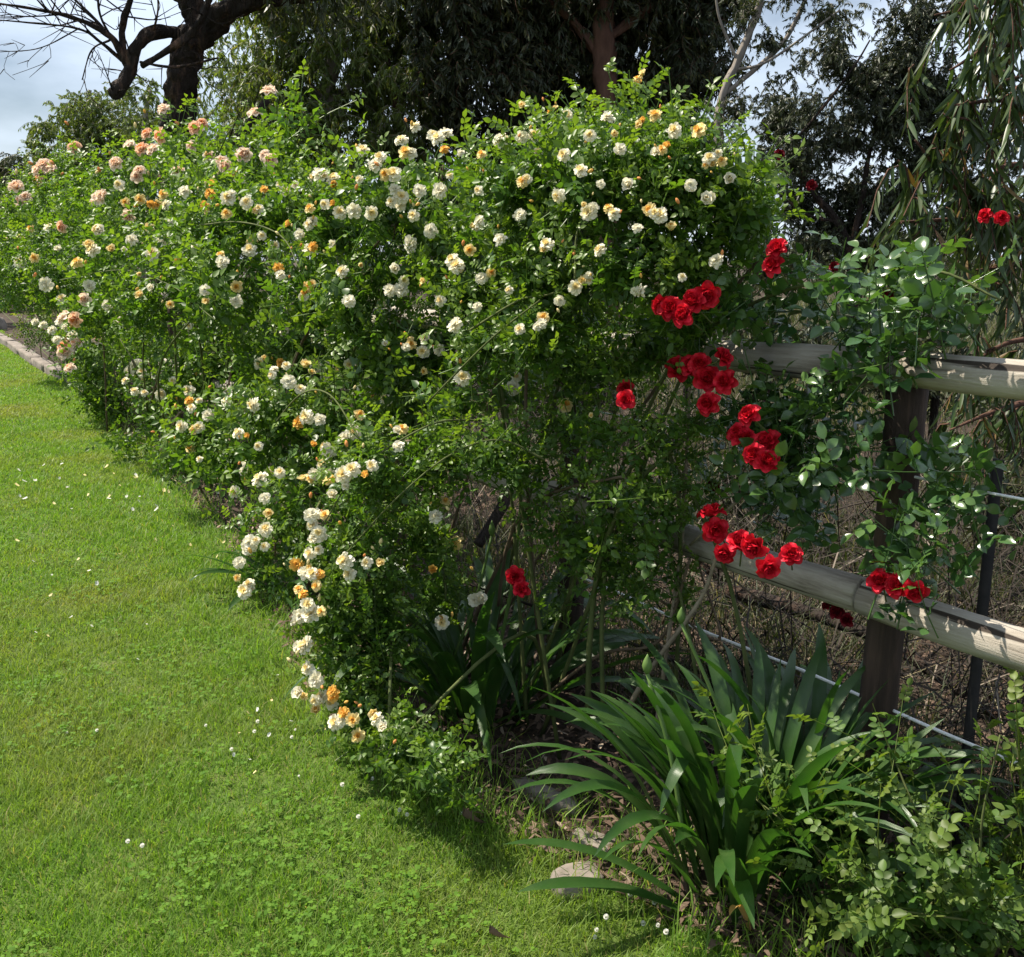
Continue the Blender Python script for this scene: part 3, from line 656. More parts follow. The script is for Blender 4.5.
def logline(s0, s1, t, z0, z1, r0, r1, seed):
    n = 16; q = np.linspace(0, 1, n)
    P = np.array([fpt(s0 + (s1 - s0) * k, t, z0 + (z1 - z0) * k) for k in q])
    P[:, 2] += .006 * np.sin(q * 5 + seed)
    return P, r0 + (r1 - r0) * q + .0015 * np.sin(q * 9 + seed)
for i in range(len(POSTS) - 1):
    a, b = POSTS[i], POSTS[i + 1]; j = .012 * (-1) ** i
    P, r = logline(a + .03, b - .015, .035, 1.332 + j * .6, 1.332 + j, .048, .042, i); fence_part('top_rail', P, r, rail_m)
    z_ = .758
    P, r = logline(a + .004, b - .004, .09, z_, z_, .047, .047, i * 2 + 1); fence_part('lower_rail', P, r, rail_m)
for z, rr_, m in ((.44, .0045, rope_m), (1.07, .0035, rope_m)):
    P = np.array([fpt(s, .0, z + .004 * math.sin(s * 7)) for s in np.linspace(-2.6, 1.34, 60)])
    g = Geo(); tube(g, P, rr_, 6); link('wire', g.mesh('wire', [m], True, fence.location), fence)
g = Geo(); a = fpt(-.19, -.13)
for sx, sy, ex, ey in ((-.013, 0, .013, 0), (0, 0, 0, .018)):
    for z0, z1 in ((-.1, 1.12),):
        n_ = np.array([ey, -ex, 0]) / (math.hypot(ex - sx, ey - sy)) * .005
        p0, p1 = np.array([sx, sy, 0]), np.array([ex, ey, 0]); V = []
        for z in (z0, z1): V += [p0 + n_ + [0, 0, z], p1 + n_ + [0, 0, z], p1 - n_ + [0, 0, z], p0 - n_ + [0, 0, z]]
        g.add(np.array(V) + (0 if sy == ey else np.array([0, .0055, 0])), None, [(0, 1, 5, 4), (1, 2, 6, 5), (2, 3, 7, 6), (3, 0, 4, 7), (4, 5, 6, 7)])
o = link('steel_picket', g.mesh('steel_picket', [steel_m])); o.location = tuple(a)
tag(o, 'thin dark steel picket standing behind the log fence, right of the post', 'picket')

# ------------------------------------------------------------------ the red climbing rose
red = Bush('climbing_rose', 'red climbing rose with glossy leaves trained on the log fence', .75,
    [(700, 340, .12, 28, 24), (755, 400, .12, 34, 22), (800, 296, .0, 42, 22), (860, 298, .06, 42, 20), (905, 315, .06, 44, 22), (800, 415, .12, 36, 34), (760, 470, .13, 38, 34),
     (830, 392, .12, 40, 18), (888, 345, .12, 22, 26), (725, 420, .12, 24, 30), (800, 500, .12, 34, 26), (930, 470, .1, 42, 22), (965, 490, .1, 40, 24), (905, 552, .14, 28, 14), (848, 440, .1, 18, 22), (950, 290, .05, 30, 14), (930, 545, .12, 24, 14), (770, 312, -.1, 40, 18), (820, 460, .13, 34, 34), (720, 300, .12, 34, 22), (748, 296, .1, 36, 22)],
    ROSE_RED, leaf_red, 92, None, 1.0, 0, -.1, cat='climbing rose')
red.base = fpt(.95, .3); red.root.location = tuple(red.base); red.grow()
thin = Bush('rose_bush', 'leafy young rose shoots without blooms between the canes under the cream hedge', 1.25,
    [(600, 420, .32, 50, 26), (560, 450, .35, 40, 22), (650, 420, .3, 36, 30), (600, 470, .3, 36, 26), (660, 500, .25, 30, 24), (560, 590, .3, 34, 20), (620, 560, .2, 26, 26), (680, 580, .15, 26, 24), (700, 480, .12, 24, 30), (520, 460, .45, 36, 20), (620, 525, .3, 34, 22), (580, 515, .32, 30, 20), (655, 540, .25, 26, 20), (540, 500, .35, 24, 16), (600, 545, .3, 34, 24), (640, 575, .28, 30, 24), (560, 545, .3, 24, 22), (670, 450, .25, 30, 26), (640, 480, .3, 34, 26), (690, 420, .2, 26, 26)],
    ROSE_HI, leaf_cream, 88, None, .95, 3, -.2)
thin.grow()
RED = """671,309 694,303 706,295 684,316 664,304 678,370 691,366 722,359 726,382 709,404 706,378 700,364 750,416 768,443 744,440 766,462 738,434 755,455 715,530 725,552 755,545 768,566 791,555 712,516 740,543 881,582 900,586 916,590 778,249 774,266 626,388 626,400 515,576 522,590 986,216 1001,218"""
DARK = "835,267 888,296 712,487 838,612 848,620 829,606 779,155 812,186"
def red_flowers():
    for src, k, px in ((RED, 'r', 24.5), (DARK, 'd', 15)):
        for w_ in src.split():
            x, y = map(float, w_.split(',')); p = on_fence(x, y, .26 if x < 860 else .22)
            if k == 'd': p = on_fence(x, y, .05)
            elif x < 860:
                b_, h_ = hit(x, y); cz = np.array([0, 0, CAM_H])
                if np.linalg.norm(h_ - cz) - .10 < np.linalg.norm(p - cz): p = h_ + (cz - h_) / np.linalg.norm(cz - h_) * .14
            dist = np.linalg.norm(p - np.array([0, 0, CAM_H])); tc_ = (np.array([0, 0, CAM_H]) - p) / dist
            small = y < 270 or x < 640
            if x > 960: px_ = 13
            else: px_ = (px * .78 if small else px) * random.uniform(.85, 1.1)
            nn = tc_ * .8 + np.array([-.25, 0, .25]) + rng.normal(0, .32, 3)
            f = put_flower(red.root, k, p, px_ * dist / FPX, nn)
            # its stalk, a sub-part
            if not red_flowers.stalk: 
                g = Geo(); tube(g, smooth_path([(0, 0, 0.02), (.05, .03, -.5), (.3, .12, -1.3)], 6), .035, 5); red_flowers.stalk.append(g.mesh('stalk', [cane_m], True))
                g = Geo()
                for q in range(5): petal(g, .3, .14, .1, -.5, q * 1.257, (0, 0, .0), 0)
                red_flowers.stalk.append(g.mesh('calyx', [leaf_red]))
            link('stalk', red_flowers.stalk[0], f); link('calyx', red_flowers.stalk[1], f)
red_flowers.stalk = []
red_flowers()
def cane_px(root, pts, r0, r1, mat, thorn=True, name='cane'):
    P = smooth_path([on_fence(x, y, t) for x, y, t in pts], 22); rad = np.linspace(r0, r1, len(P))
    g = Geo(); tube(g, P, rad, 7, 0, .25)
    if thorn:
        for i in range(2, len(P) - 1):
            for _ in range(2):
                d = rng.normal(size=3); T = P[i + 1] - P[i]; T /= np.linalg.norm(T); d -= T * d.dot(T); d /= np.linalg.norm(d)
                b = P[i] + (P[i + 1] - P[i]) * rng.random() + d * rad[i] * .8; e = np.cross(T, d) * .002
                g.add([b + T * .005, b - T * .004 + e, b - T * .004 - e, b + d * .009 - T * .003], [(0, 1, 3), (1, 2, 3), (2, 0, 3)])
    link(name, g.mesh(name, [mat], True, root.location), root)
for pts, r0, r1, m in [
    ([(588, 715, .35), (590, 640, .35), (600, 560, .33), (632, 490, .3), (700, 425, .2)], .010, .006, cane_m),
    ([(603, 715, .33), (602, 620, .32), (610, 540, .3), (630, 470, .28), (660, 440, .25)], .008, .005, cane_m),
    ([(655, 740, .2), (668, 640, .2), (682, 540, .18), (687, 440, .17), (690, 380, .2)], .007, .004, drycane_m),
    ([(612, 740, .3), (650, 670, .25), (700, 600, .2), (720, 545, .18)], .009, .005, drycane_m),
    ([(700, 700, .2), (690, 640, .2), (672, 560, .2), (660, 500, .2)], .006, .004, cane_m),
    ([(540, 700, .35), (600, 655, .3), (660, 640, .2), (690, 560, .2)], .006, .004, oldcane_m),
    ([(690, 545, .15), (740, 500, .14), (800, 470, .13), (862, 492, .12)], .004, .003, drycane_m),
    ([(690, 340, .15), (760, 300, .1), (830, 280, .06), (930, 270, .05), (1000, 300, .02)], .005, .003, cane_m),
    ([(660, 600, .15), (720, 640, .1), (700, 560, .1), (760, 600, .05)], .004, .003, oldcane_m)]:
    cane_px(red.root, pts, r0, r1, m)
for pts, k in [([(545, 460, .5), (500, 440, .62), (450, 455, .75), (395, 500, .9), (340, 560, 1.02)], 'front'), ([(480, 420, .55), (430, 425, .75), (360, 470, .95), (320, 530, 1.05)], 'front'),
               ([(520, 250, .5), (545, 215, .5), (580, 185, .42), (640, 150, .3)], 'near'), ([(470, 330, .6), (520, 300, .58), (560, 290, .5), (640, 235, .42)], 'near'),
               ([(575, 280, .55), (576, 240, .52), (582, 215, .5)], 'near'), ([(430, 400, .7), (490, 340, .65), (540, 300, .58)], 'near'),
               ([(200, 225, .6), (240, 222, .65), (280, 235, .7), (300, 270, .75)], 'far'), ([(60, 280, .8), (120, 270, .7), (170, 285, .75), (215, 320, .9)], 'peach'), ([(270, 430, .9), (300, 395, .95), (330, 395, .95), (360, 440, .95)], 'mid')]:
    cane_px(LB[k].root, pts, .0035, .002, cane_m, False)
# bare lower canes of the hedge, over the soil
for k, x, y, n, t in (('far', 165, 440, 6, .3), ('peach', 110, 415, 6, .3), ('mid', 270, 470, 5, .4)):
    for _ in range(n):
        x0 = x + random.uniform(-45, 35); cane_px(LB[k].root, [(x0, y + random.uniform(-12, 12), t), (x0 + random.uniform(-12, 8), y - 35, t + .05), (x0 + random.uniform(-30, 20), y - 80, t + .1)], .008, .005, random.choice([oldcane_m, cane_m]), False)

# ------------------------------------------------------------------ strap-leaved clumps
def strap(P0, az, el, Ln, W, bendg, twist, mat, root, tone=0.0, kink=None, n=13):
    p = np.array(P0, float); e = el; V = []; F = []
    step = Ln / (n - 1); a = az
    for i in range(n):
        q = i / (n - 1)
        d = np.array([math.cos(a) * math.cos(e), math.sin(a) * math.cos(e), math.sin(e)])
        side = np.array([-math.sin(a), math.cos(a), 0]); up = np.cross(d, side); tw = twist * q
        side, up = side * math.cos(tw) + up * math.sin(tw), up * math.cos(tw) - side * math.sin(tw)
        wq = W * (.55 + .45 * min(1, q * 3)) * (1 if q < .72 else max(.02, 1 - ((q - .72) / .28) ** 2))
        ch = .22 * (1 - q * .7)
        V += [p - side * wq / 2 + up * ch * wq, p - side * wq * .22, p + side * wq * .22, p + side * wq / 2 + up * ch * wq]
        p = p + d * step; e -= bendg * step * (.35 + 1.9 * q)
        if kink and abs(q - kink[0]) < .5 / (n - 1): e -= kink[1]
        a += .03
        if p[2] < .015: p[2] = .015; e = max(e, 0)
    F = [(i * 4 + k, i * 4 + k + 1, (i + 1) * 4 + k + 1, (i + 1) * 4 + k) for i in range(n - 1) for k in range(3)]
    g = Geo(); g.add(V, None, F, 0, np.tile([0, .3, .7, 1.0], n) if tone < .5 else 1.0)
    return link('leaf', g.mesh('leaf', [mat], True, root.location), root)
def scape(root, a, b, r, bud):
    m = (np.array(a) + np.array(b)) / 2 + np.array([.015, 0, 0])
    o = tube_part('flower_stalk', smooth_path([a, m, b], 10), np.linspace(r, r * .75, 10), cane_g, root, 8)
    g = Geo(); P = np.array([np.array(b) + np.array([0, 0, z]) * bud for z in (-.1, .1, .35, .65, .9, 1.05)])
    tube(g, P, np.array([.6, 1.3, 1.75, 1.3, .55, .1]) * r * 1.15, 10); link('bud', g.mesh('bud', [cane_g], True, root.location), o)
cane_g = noisy_mat('green_stalk', [(.3, (.07, .13, .03)), (.7, (.12, .19, .05))], 10, bump=.05, rough=.5)
def clump(label, c, n, Ln, W, spread, lo, hi, name='agapanthus', bias=None, group=None):
    root = thing(name, label, 'agapanthus' if name == 'agapanthus' else 'plant', (c[0], c[1], 0), group)
    for k in range(n):
        a = rng.random() * 6.283 if bias is None or rng.random() > bias[1] else bias[0] + rng.normal(0, .8)
        q = rng.random(); r = spread * math.sqrt(rng.random())
        el = lo + (hi - lo) * q + rng.normal(0, .05)
        P0 = (c[0] + math.cos(a) * r, c[1] + math.sin(a) * r, 0.0)
        ln = Ln * (.72 + .4 * rng.random())
        kink = (rng.uniform(.45, .75), rng.uniform(.5, 1.4)) if rng.random() < .14 else None
        strap(P0, a, el, ln, W * rng.uniform(.75, 1.15), rng.uniform(.6, 2.3) * (.75 / Ln), rng.normal(0, .5), leaf_strap, root, rng.uniform(0, .03), kink)
    return root
ag = clump('dark green agapanthus clump with arching strap leaves in front of the log fence', (.60, 2.35), 94, .66, .033, .16, 1.04, 1.56, bias=(math.radians(185), .14))
scape(ag, (.42, 2.2, .2), at_y(647, 672, 2.3), .0065, .045)
scape(ag, (.62, 2.4, .2), at_y(681, 622, 2.5), .006, .04)
# a few leaves that reach far out over the lawn
for (bx, by, tx, az, el, ln, bg_) in ((.46, 2.22, 0, 172, .62, .62, 1.1), (.47, 2.18, 0, 186, .55, .60, 1.0), (.55, 2.16, 0, 250, 1.15, .6, 2.6), (.58, 2.16, 0, 232, 1.25, .62, 2.4)):
    strap((bx, by, 0), math.radians(az), el, ln * .86, .038, bg_, rng.normal(0, .3), leaf_strap, ag)
strap((.57, 2.12, .02), math.radians(225), 1.2, .2, .022, 6, .5, dead_strap, ag, .9)
agb = clump('upright agapanthus clump close in front of the dark fence post, behind the arching one', (.80, 2.50), 60, .62, .034, .13, 1.1, 1.56)
ag2 = clump('agapanthus clump in deep shade under the cream rose, with upright leaves', ground(480, 715)[:2], 60, .72, .042, .17, .75, 1.5)
c2 = ground(480, 715); scape(ag2, (c2[0] + .06, c2[1], .2), at_y(523, 480, c2[1]), .007, .05); scape(ag2, (c2[0] - .1, c2[1], .2), at_y(492, 535, c2[1]), .006, .05)
clump('small strap leaved clump drooping over the lawn beside the low rose bush', ground(268, 596)[:2] + np.array([.08, .06]), 38, .50, .034, .08, .35, 1.35, 'strap_leaf_plant', bias=(math.radians(190), .5))
clump('shaded strap leaved clump behind the trailing rose, near the dark fence post', ground(405, 690)[:2] + np.array([.15, .15]), 26, .5, .034, .1, .5, 1.4, 'strap_leaf_plant')

# ------------------------------------------------------------------ low rose bush in the right foreground
def low_bush():
    c0 = np.array([1.02, 1.98, 0]); root = thing('shrub_rose', 'low young rose bush with yellowish new shoots in the right foreground', 'rose bush', c0)
    Ps, Ds = [], []
    for k in range(21):
        a = rng.random() * 6.28; b = c0 + np.array([math.cos(a) * .3 * rng.random(), math.sin(a) * .16 * rng.random(), 0])
        tx, ty = rng.uniform(845, 1085), rng.uniform(775, 935)
        if tx < 880: ty = max(ty, 810)
        if k in (3, 4): tx, ty = 745 + 40 * (k - 3), 790
        e = at_y(tx, ty, rng.uniform(1.8, 2.25)); e[2] = max(e[2], .12)
        if k == 0: e = at_y(880, 725, 2.15)
        if k == 1: e = at_y(1000, 735, 2.0)
        if k == 2: e = at_y(1015, 725, 2.05)
        m = (b + e) / 2 + np.array([*rng.normal(0, .04, 2), .05]); P = smooth_path([b, m, e], 14)
        tube_part('cane', P, np.linspace(.004, .002, 14), cane_m, root, 5)
        for q in range(3, 14):
            for _ in range(2):
                if rng.random() < .32: Ps.append(P[q]); Ds.append((P[q] - P[q - 1]) / np.linalg.norm(P[q] - P[q - 1]) + rng.normal(0, .45, 3) + np.array([0, 0, .4]))
    P, D = np.array(Ps), np.array(Ds); n = len(P); g = Geo()
    top = np.where(rng.random(n) < .2, .38, .0) * np.clip((P[:, 2] - .3) * 3, 0, 1)
    bake(g, ROSE_LOW, rot_to(D, rng.random(n) * 6.28), P - D * .06, .85 + .4 * rng.random(n), rng.integers(0, len(ROSE_LOW), n), rng.normal(0, .04, n) + top)
    link('foliage', g.mesh('foliage', [leaf_low], False, c0), root)
low_bush()
def ferny(c, n, label, h):
    root = thing('feathery_weed', label, 'weed', c); g = Geo()
    for k in range(n):
        a = rng.random() * 6.28; b = np.array(c) + np.array([math.cos(a), math.sin(a), 0]) * .08 * rng.random()
        d = np.array([rng.normal(0, .3), rng.normal(0, .3), 1]); e = b + d / np.linalg.norm(d) * h * rng.uniform(.5, 1)
        tube(g, [b, e], .0012, 3)
        for _ in range(26):
            q = rng.random(); p = b + (e - b) * (.25 + .75 * q); v = rng.normal(0, 1, 3); v[2] = abs(v[2]) * .6; v *= .05 / np.linalg.norm(v)
            s_ = np.cross(v, [0.3, .2, 1]); s_ *= .0007 / np.linalg.norm(s_); g.add([p - s_, p + s_, p + v + s_ * .3, p + v - s_ * .3], None, [(0, 1, 2, 3)])
    link('foliage', g.mesh('foliage', [leaf_weed], False, c), root)
ferny(tuple(ground(830, 945)), 26, 'fine feathery weed between the agapanthus and the young rose', .2)
ferny(tuple(ground(905, 940)), 20, 'fine feathery weed at the foot of the young rose', .16)

# ------------------------------------------------------------------ stones, edging, petals, small things on the ground
def rock(name, c, size, label, cat, group=None, seed=0, yaw=0, blocky=.5):
    import bmesh
    bm = bmesh.new(); bmesh.ops.create_cube(bm, size=1); bmesh.ops.subdivide_edges(bm, edges=bm.edges[:], cuts=4, use_grid_fill=True)
    for v in bm.verts:
        s_ = v.co.normalized() * .62; v.co = v.co * blocky + s_ * (1 - blocky)
        v.co *= 1 + .10 * mnoise.noise(v.co * 2.2 + Vector((seed * 7.1, 0, 0))) + .05 * mnoise.noise(v.co * 6 + Vector((seed, 3, 0)))
        v.co = Vector((v.co.x * size[0], v.co.y * size[1], v.co.z * size[2]))
    me = bpy.data.meshes.new(name); bm.to_mesh(me); bm.free(); me.polygons.foreach_set('use_smooth', np.ones(len(me.polygons), bool)); me.materials.append(stone_m)
    o = bpy.data.objects.new(name, me); COL.objects.link(o); o.location = tuple(c); o.rotation_euler = (0, 0, yaw); tag(o, label, cat, group); return o
ea, eb = ground(4, 345), ground(84, 384); 
pts = smooth_path([ground(-6, 338), ground(12, 348), ground(38, 366), ground(62, 379), ground(86, 386)], 9)
for k in range(8):
    a, b = pts[k], pts[k + 1]; m = (a + b) / 2; m[2] = .05
    rock('edging_stone', m, (np.linalg.norm(b - a) * .96, .17, .17), 'grey stone block in the edging row at the far end of the lawn', 'edging stone', 'stone edging at the far end', k, math.atan2(b[1] - a[1], b[0] - a[0]), .82)
p = ground(22, 322, .2); rock('boulder', (p[0] - .9, p[1] + .2, .08), (.7, .5, .45), 'grey boulder behind the stone edging at the far end of the bed', 'boulder', None, 11)
p = ground(577, 889); rock('flat_stone', (p[0], p[1], .02), (.13, .09, .06), 'flat pale stone beside the agapanthus at the lawn edge', 'stone', None, 5, .4)
p = ground(545, 800); rock('edging_stone', (p[0], p[1], .012), (.24, .05, .05), 'pale bar of edging half buried where the grass meets the bed', 'edging stone', None, 21, -.75)
p = ground(592, 850); rock('flat_stone', (p[0], p[1], .015), (.13, .07, .05), 'greyish stone half under the agapanthus leaves', 'stone', None, 7, -.5)
def small_things():
    g = Geo(); petal(g, 1, .8, .5, .1, 0, (0, -.5, 0), 0); pm = [g.mesh('petal', [white_p]), None]
    g = Geo(); petal(g, 1, .8, .6, .05, 1, (0, -.4, 0), 0); pm[1] = g.mesh('petal', [butter_p])
    spots = [(random.uniform(15, 160), random.uniform(462, 515)) for _ in range(26)] + [(random.uniform(15, 150), random.uniform(515, 660)) for _ in range(14)] + [(random.uniform(150, 240), random.uniform(480, 560)) for _ in range(12)] + [(random.uniform(200, 330), random.uniform(640, 780)) for _ in range(12)] + [(random.uniform(100, 210), random.uniform(420, 480)) for _ in range(8)]
    for x, y in spots:
        p = ground(x, y, .045); o = bpy.data.objects.new('fallen_petal', random.choice(pm)); COL.objects.link(o)
        d = np.linalg.norm(p - np.array([0, 0, 1.6])); o.location = tuple(p); s_ = random.uniform(2.2, 4.4) * d / FPX; o.scale = (s_,) * 3
        o.rotation_euler = (random.uniform(-.4, .4), random.uniform(-.4, .4), random.uniform(0, 6.28)); tag(o, 'pale rose petal lying on the mown lawn', 'petal', 'fallen petals on the lawn')
    g = Geo()
    for k in range(60):
        z = 1 - 2 * (k + .5) / 60; a = k * 2.4; r = math.sqrt(1 - z * z); n = np.array([r * math.cos(a), r * math.sin(a), z])
        t1 = np.cross(n, [0, 0, 1.01]) + 1e-3; t1 /= np.linalg.norm(t1); up = np.array([0, 0, .6])
        b = n * .25; e = n * .5 + up * .12; g.add([b - t1 * .05, b + t1 * .05, e + t1 * .09, e - t1 * .09], None, [(0, 1, 2, 3)])
    tube(g, [(0, 0, -3.2), (0.1, 0, -.2)], .06, 5, 1); cm = g.mesh('clover_flower', [white_p, cane_g])
    spots = [(random.gauss(410, 60), random.gauss(800, 22)) for _ in range(15)] + [(random.uniform(590, 680), random.uniform(905, 952)) for _ in range(9)] + [(random.uniform(10, 300), random.uniform(700, 950)) for _ in range(7)] + [(random.uniform(230, 360), random.uniform(730, 770)) for _ in range(6)]
    for x, y in spots:
        p = ground(x, y); 
        if p[0] > edge_x(p[1]) + .1: continue
        o = bpy.data.objects.new('clover_flower', cm); COL.objects.link(o); s_ = random.uniform(.008, .014); o.scale = (s_,) * 3; o.location = (p[0], p[1], 3.2 * s_ + .001)
        o.rotation_euler = (random.uniform(-.2, .2), random.uniform(-.2, .2), 0); tag(o, 'small white clover flower standing in the grass', 'clover flower', 'white clover flowers in the lawn')
    # dry gum leaves on the grass
    for x, y, lab, s_ in ((475, 830, 'curled tan dry leaf on the grass near the shaded bed', .08), (500, 945, 'pale dry leaf lying in the grass at the bottom edge', .06)):
        g = Geo(); petal(g, 1, .3, .5, .25, 0, (0, -.5, .1), 0, 0, 5, 5); o = link('dry_leaf', g.mesh('dry_leaf', [litter_m])); p = ground(x, y, .03); o.location = tuple(p); o.scale = (s_,) * 3; o.rotation_euler = (0, .3, 2.2); tag(o, lab, 'leaf')
small_things()

# litter on the bed and beyond the fence, dry brush, wild grass
def strips(n, xs, ys, z0, ln, wd, tilt, rise):
    a = rng.random(n) * 6.283; l = ln * (.4 + rng.random(n)); e = rng.normal(0, tilt, n)
    d = np.stack([np.cos(a) * np.cos(e), np.sin(a) * np.cos(e), np.sin(e)], -1); s_ = np.stack([-np.sin(a), np.cos(a), rng.normal(0, .3, n)], -1)
    w_ = wd * (.5 + rng.random(n))[:, None]; P = np.stack([xs, ys, z0], -1); m = P + d * l[:, None] * .5 + np.stack([rng.normal(0, .08, n), rng.normal(0, .08, n), rise * (rng.random(n))], -1) * l[:, None]; e_ = P + d * l[:, None]
    V = np.stack([P - s_ * w_ * .3, P + s_ * w_ * .3, m - s_ * w_ * .5, m + s_ * w_ * .5, e_ - s_ * w_ * .1, e_ + s_ * w_ * .1], 1).reshape(-1, 3)
    off = np.arange(n)[:, None] * 6
    V[:, 2] = np.maximum(V[:, 2], .004)
    return V, np.concatenate([off + np.array([[0, 1, 3, 2]]), off + np.array([[2, 3, 5, 4]])])
def bed_xy(n, y0, y1, w0, w1):
    y = y0 + (y1 - y0) * rng.random(n) ** 1.7; return edge_x(y) + w0 + (w1 - w0) * rng.random(n), y
x, y = bed_xy(32000, 1.7, 15, -.06, 3.2); V, F = strips(len(x), x, y, .012 + .03 * rng.random(len(x)), .048, .013, .3, .3)
g = Geo(); g.add(V, None, F); o = link('leaf_litter', g.mesh('leaf_litter', [litter_m]), kind='stuff'); o['label'] = 'dry leaf litter and bark on the bed'
x, y = bed_xy(15000, 2.2, 16, 1.1, 5.5); V, F = strips(len(x), x, y, .03 + .42 * rng.random(len(x)) ** 1.6, .45, .0055, .6, .3)
g = Geo(); g.add(V, None, F)
for k in range(90):
    x_, y_ = bed_xy(1, 2.3, 9, 1.2, 4.5); p = np.array([x_[0], y_[0], .02]); a = rng.random() * 6.28; ln = rng.uniform(.4, 1.1)
    e = p + np.array([math.cos(a), math.sin(a), rng.uniform(.05, .55)]) * ln; m_ = (p + e) / 2 + rng.normal(0, .07, 3); m_[2] = max(m_[2], .04)
    tube(g, smooth_path([p, m_, e], 7), np.linspace(rng.uniform(.006, .012), .003, 7), 5)
o = link('dry_brush', g.mesh('dry_brush', [twig_m]), kind='stuff'); o['label'] = 'tangle of dry twigs behind the fence'
def wild_keep(x, y): return (x > edge_x(y) + 1.0) & (sines(x, y, 1.7, 2.2) > -.1)
V, F3, F4 = blades(190000, 2.2, 40, 1.3, .08, .38, .004, wild_keep, .6); g = Geo(); g.add(V, F3, F4)
o = link('wild_grass', g.mesh('wild_grass', [wild_m]), kind='stuff'); o['label'] = 'rough wild grass beyond the fence'

def branch_px(name, pts, r0, r1, mat, label=None, cat=None):
    P = smooth_path([at_y(*q) for q in pts], 24); c = P[0].copy(); g = Geo(); tube(g, P, np.linspace(r0, r1, 24), 7, 0, .3)
    o = link(name, g.mesh(name, [mat], True, c)); o.location = tuple(c); tag(o, label, cat); return o
branch_px('fallen_branch', [(725, 590, 3.9), (800, 610, 3.7), (880, 640, 3.5), (960, 690, 3.3), (1060, 760, 3.1)], .03, .018, bark_dark, 'dark fallen branch lying low behind the fence, under the lower rail', 'branch')
branch_px('fallen_branch', [(700, 560, 4.6), (790, 640, 4.2), (850, 690, 3.9), (900, 720, 3.7)], .028, .014, bark_dark, 'dark crooked branch leaning in the brush left of the post', 'branch')
branch_px('fallen_branch', [(905, 620, 3.6), (960, 640, 3.5), (1010, 670, 3.4), (1060, 690, 3.3)], .018, .01, bark_dark, 'thin dark branch just below the right end of the lower rail', 'branch')
branch_px('leaning_pole', [(516, 478, 4.6), (500, 510, 4.5), (478, 545, 4.4)], .025, .025, bark_dark, 'dark leaning pole seen through the gap under the cream roses', 'pole')

# ------------------------------------------------------------------ trees beyond the fence
def gum_leaf(Ln, W, hi, sick, rr):
    if not hi:
        return np.array([(0, 0, 0), (-W / 2, 0.0, -.4 * Ln), (sick * Ln, 0, -Ln), (W / 2, 0, -.45 * Ln)]), np.zeros((0, 3), int), np.array([(0, 1, 2, 3)])
    V = []; qs = (0, .12, .35, .62, .85, 1); ws = (.1, .7, 1, .85, .45, .02)
    for q, w_ in zip(qs, ws):
        cx = sick * Ln * q * q
        V += [(cx - W * w_ / 2, W * .12 * w_, -Ln * q), (cx, 0, -Ln * q), (cx + W * w_ / 2, W * .12 * w_, -Ln * q)]
    F = [(i * 3 + k, i * 3 + k + 1, (i + 1) * 3 + k + 1, (i + 1) * 3 + k) for i in range(5) for k in range(2)]
    return np.array(V), np.zeros((0, 3), int), np.array(F)
def gum_spray(seed, twig, n, Ln, W, hi, hang=.9):
    """a drooping twig with hanging leaves"""
    rr = random.Random(seed); g = Geo(); bx = rr.uniform(.2, .5)
    f = lambda q: np.array([bx * twig * q, .1 * twig * q * q, -hang * twig * q * q + .15 * twig * q])
    tube(g, [f(q) for q in np.linspace(0, 1, 4)], np.linspace(.006, .003, 4) * (Ln / .15), 3, 1, 0, False)
    for k in range(n):
        q = (k + 1) / n; V, F3, F4 = gum_leaf(Ln * rr.uniform(.65, 1.1), W * rr.uniform(.8, 1.2), hi, rr.uniform(-.35, .35), rr)
        M = Rz(rr.uniform(0, 6.28)) @ Rx(rr.uniform(-.55, .55)) @ Ry(rr.uniform(-.5, .5)) @ Rz(rr.uniform(0, 6.28)); g.add(V @ M.T + f(q), F3, F4, 0, 1.0 if rr.random() < .02 else rr.uniform(0, .12))
    return g.arr()
SPRAY = [gum_spray(i, .45, 22, .14, .026, False, .55) for i in range(8)]
SPRAY_UP = [gum_spray(20 + i, .40, 24, .10, .021, False, .45) for i in range(8)]
SPRAY_NEAR = [gum_spray(40 + i, .42, 15, .15, .021, True) for i in range(10)]
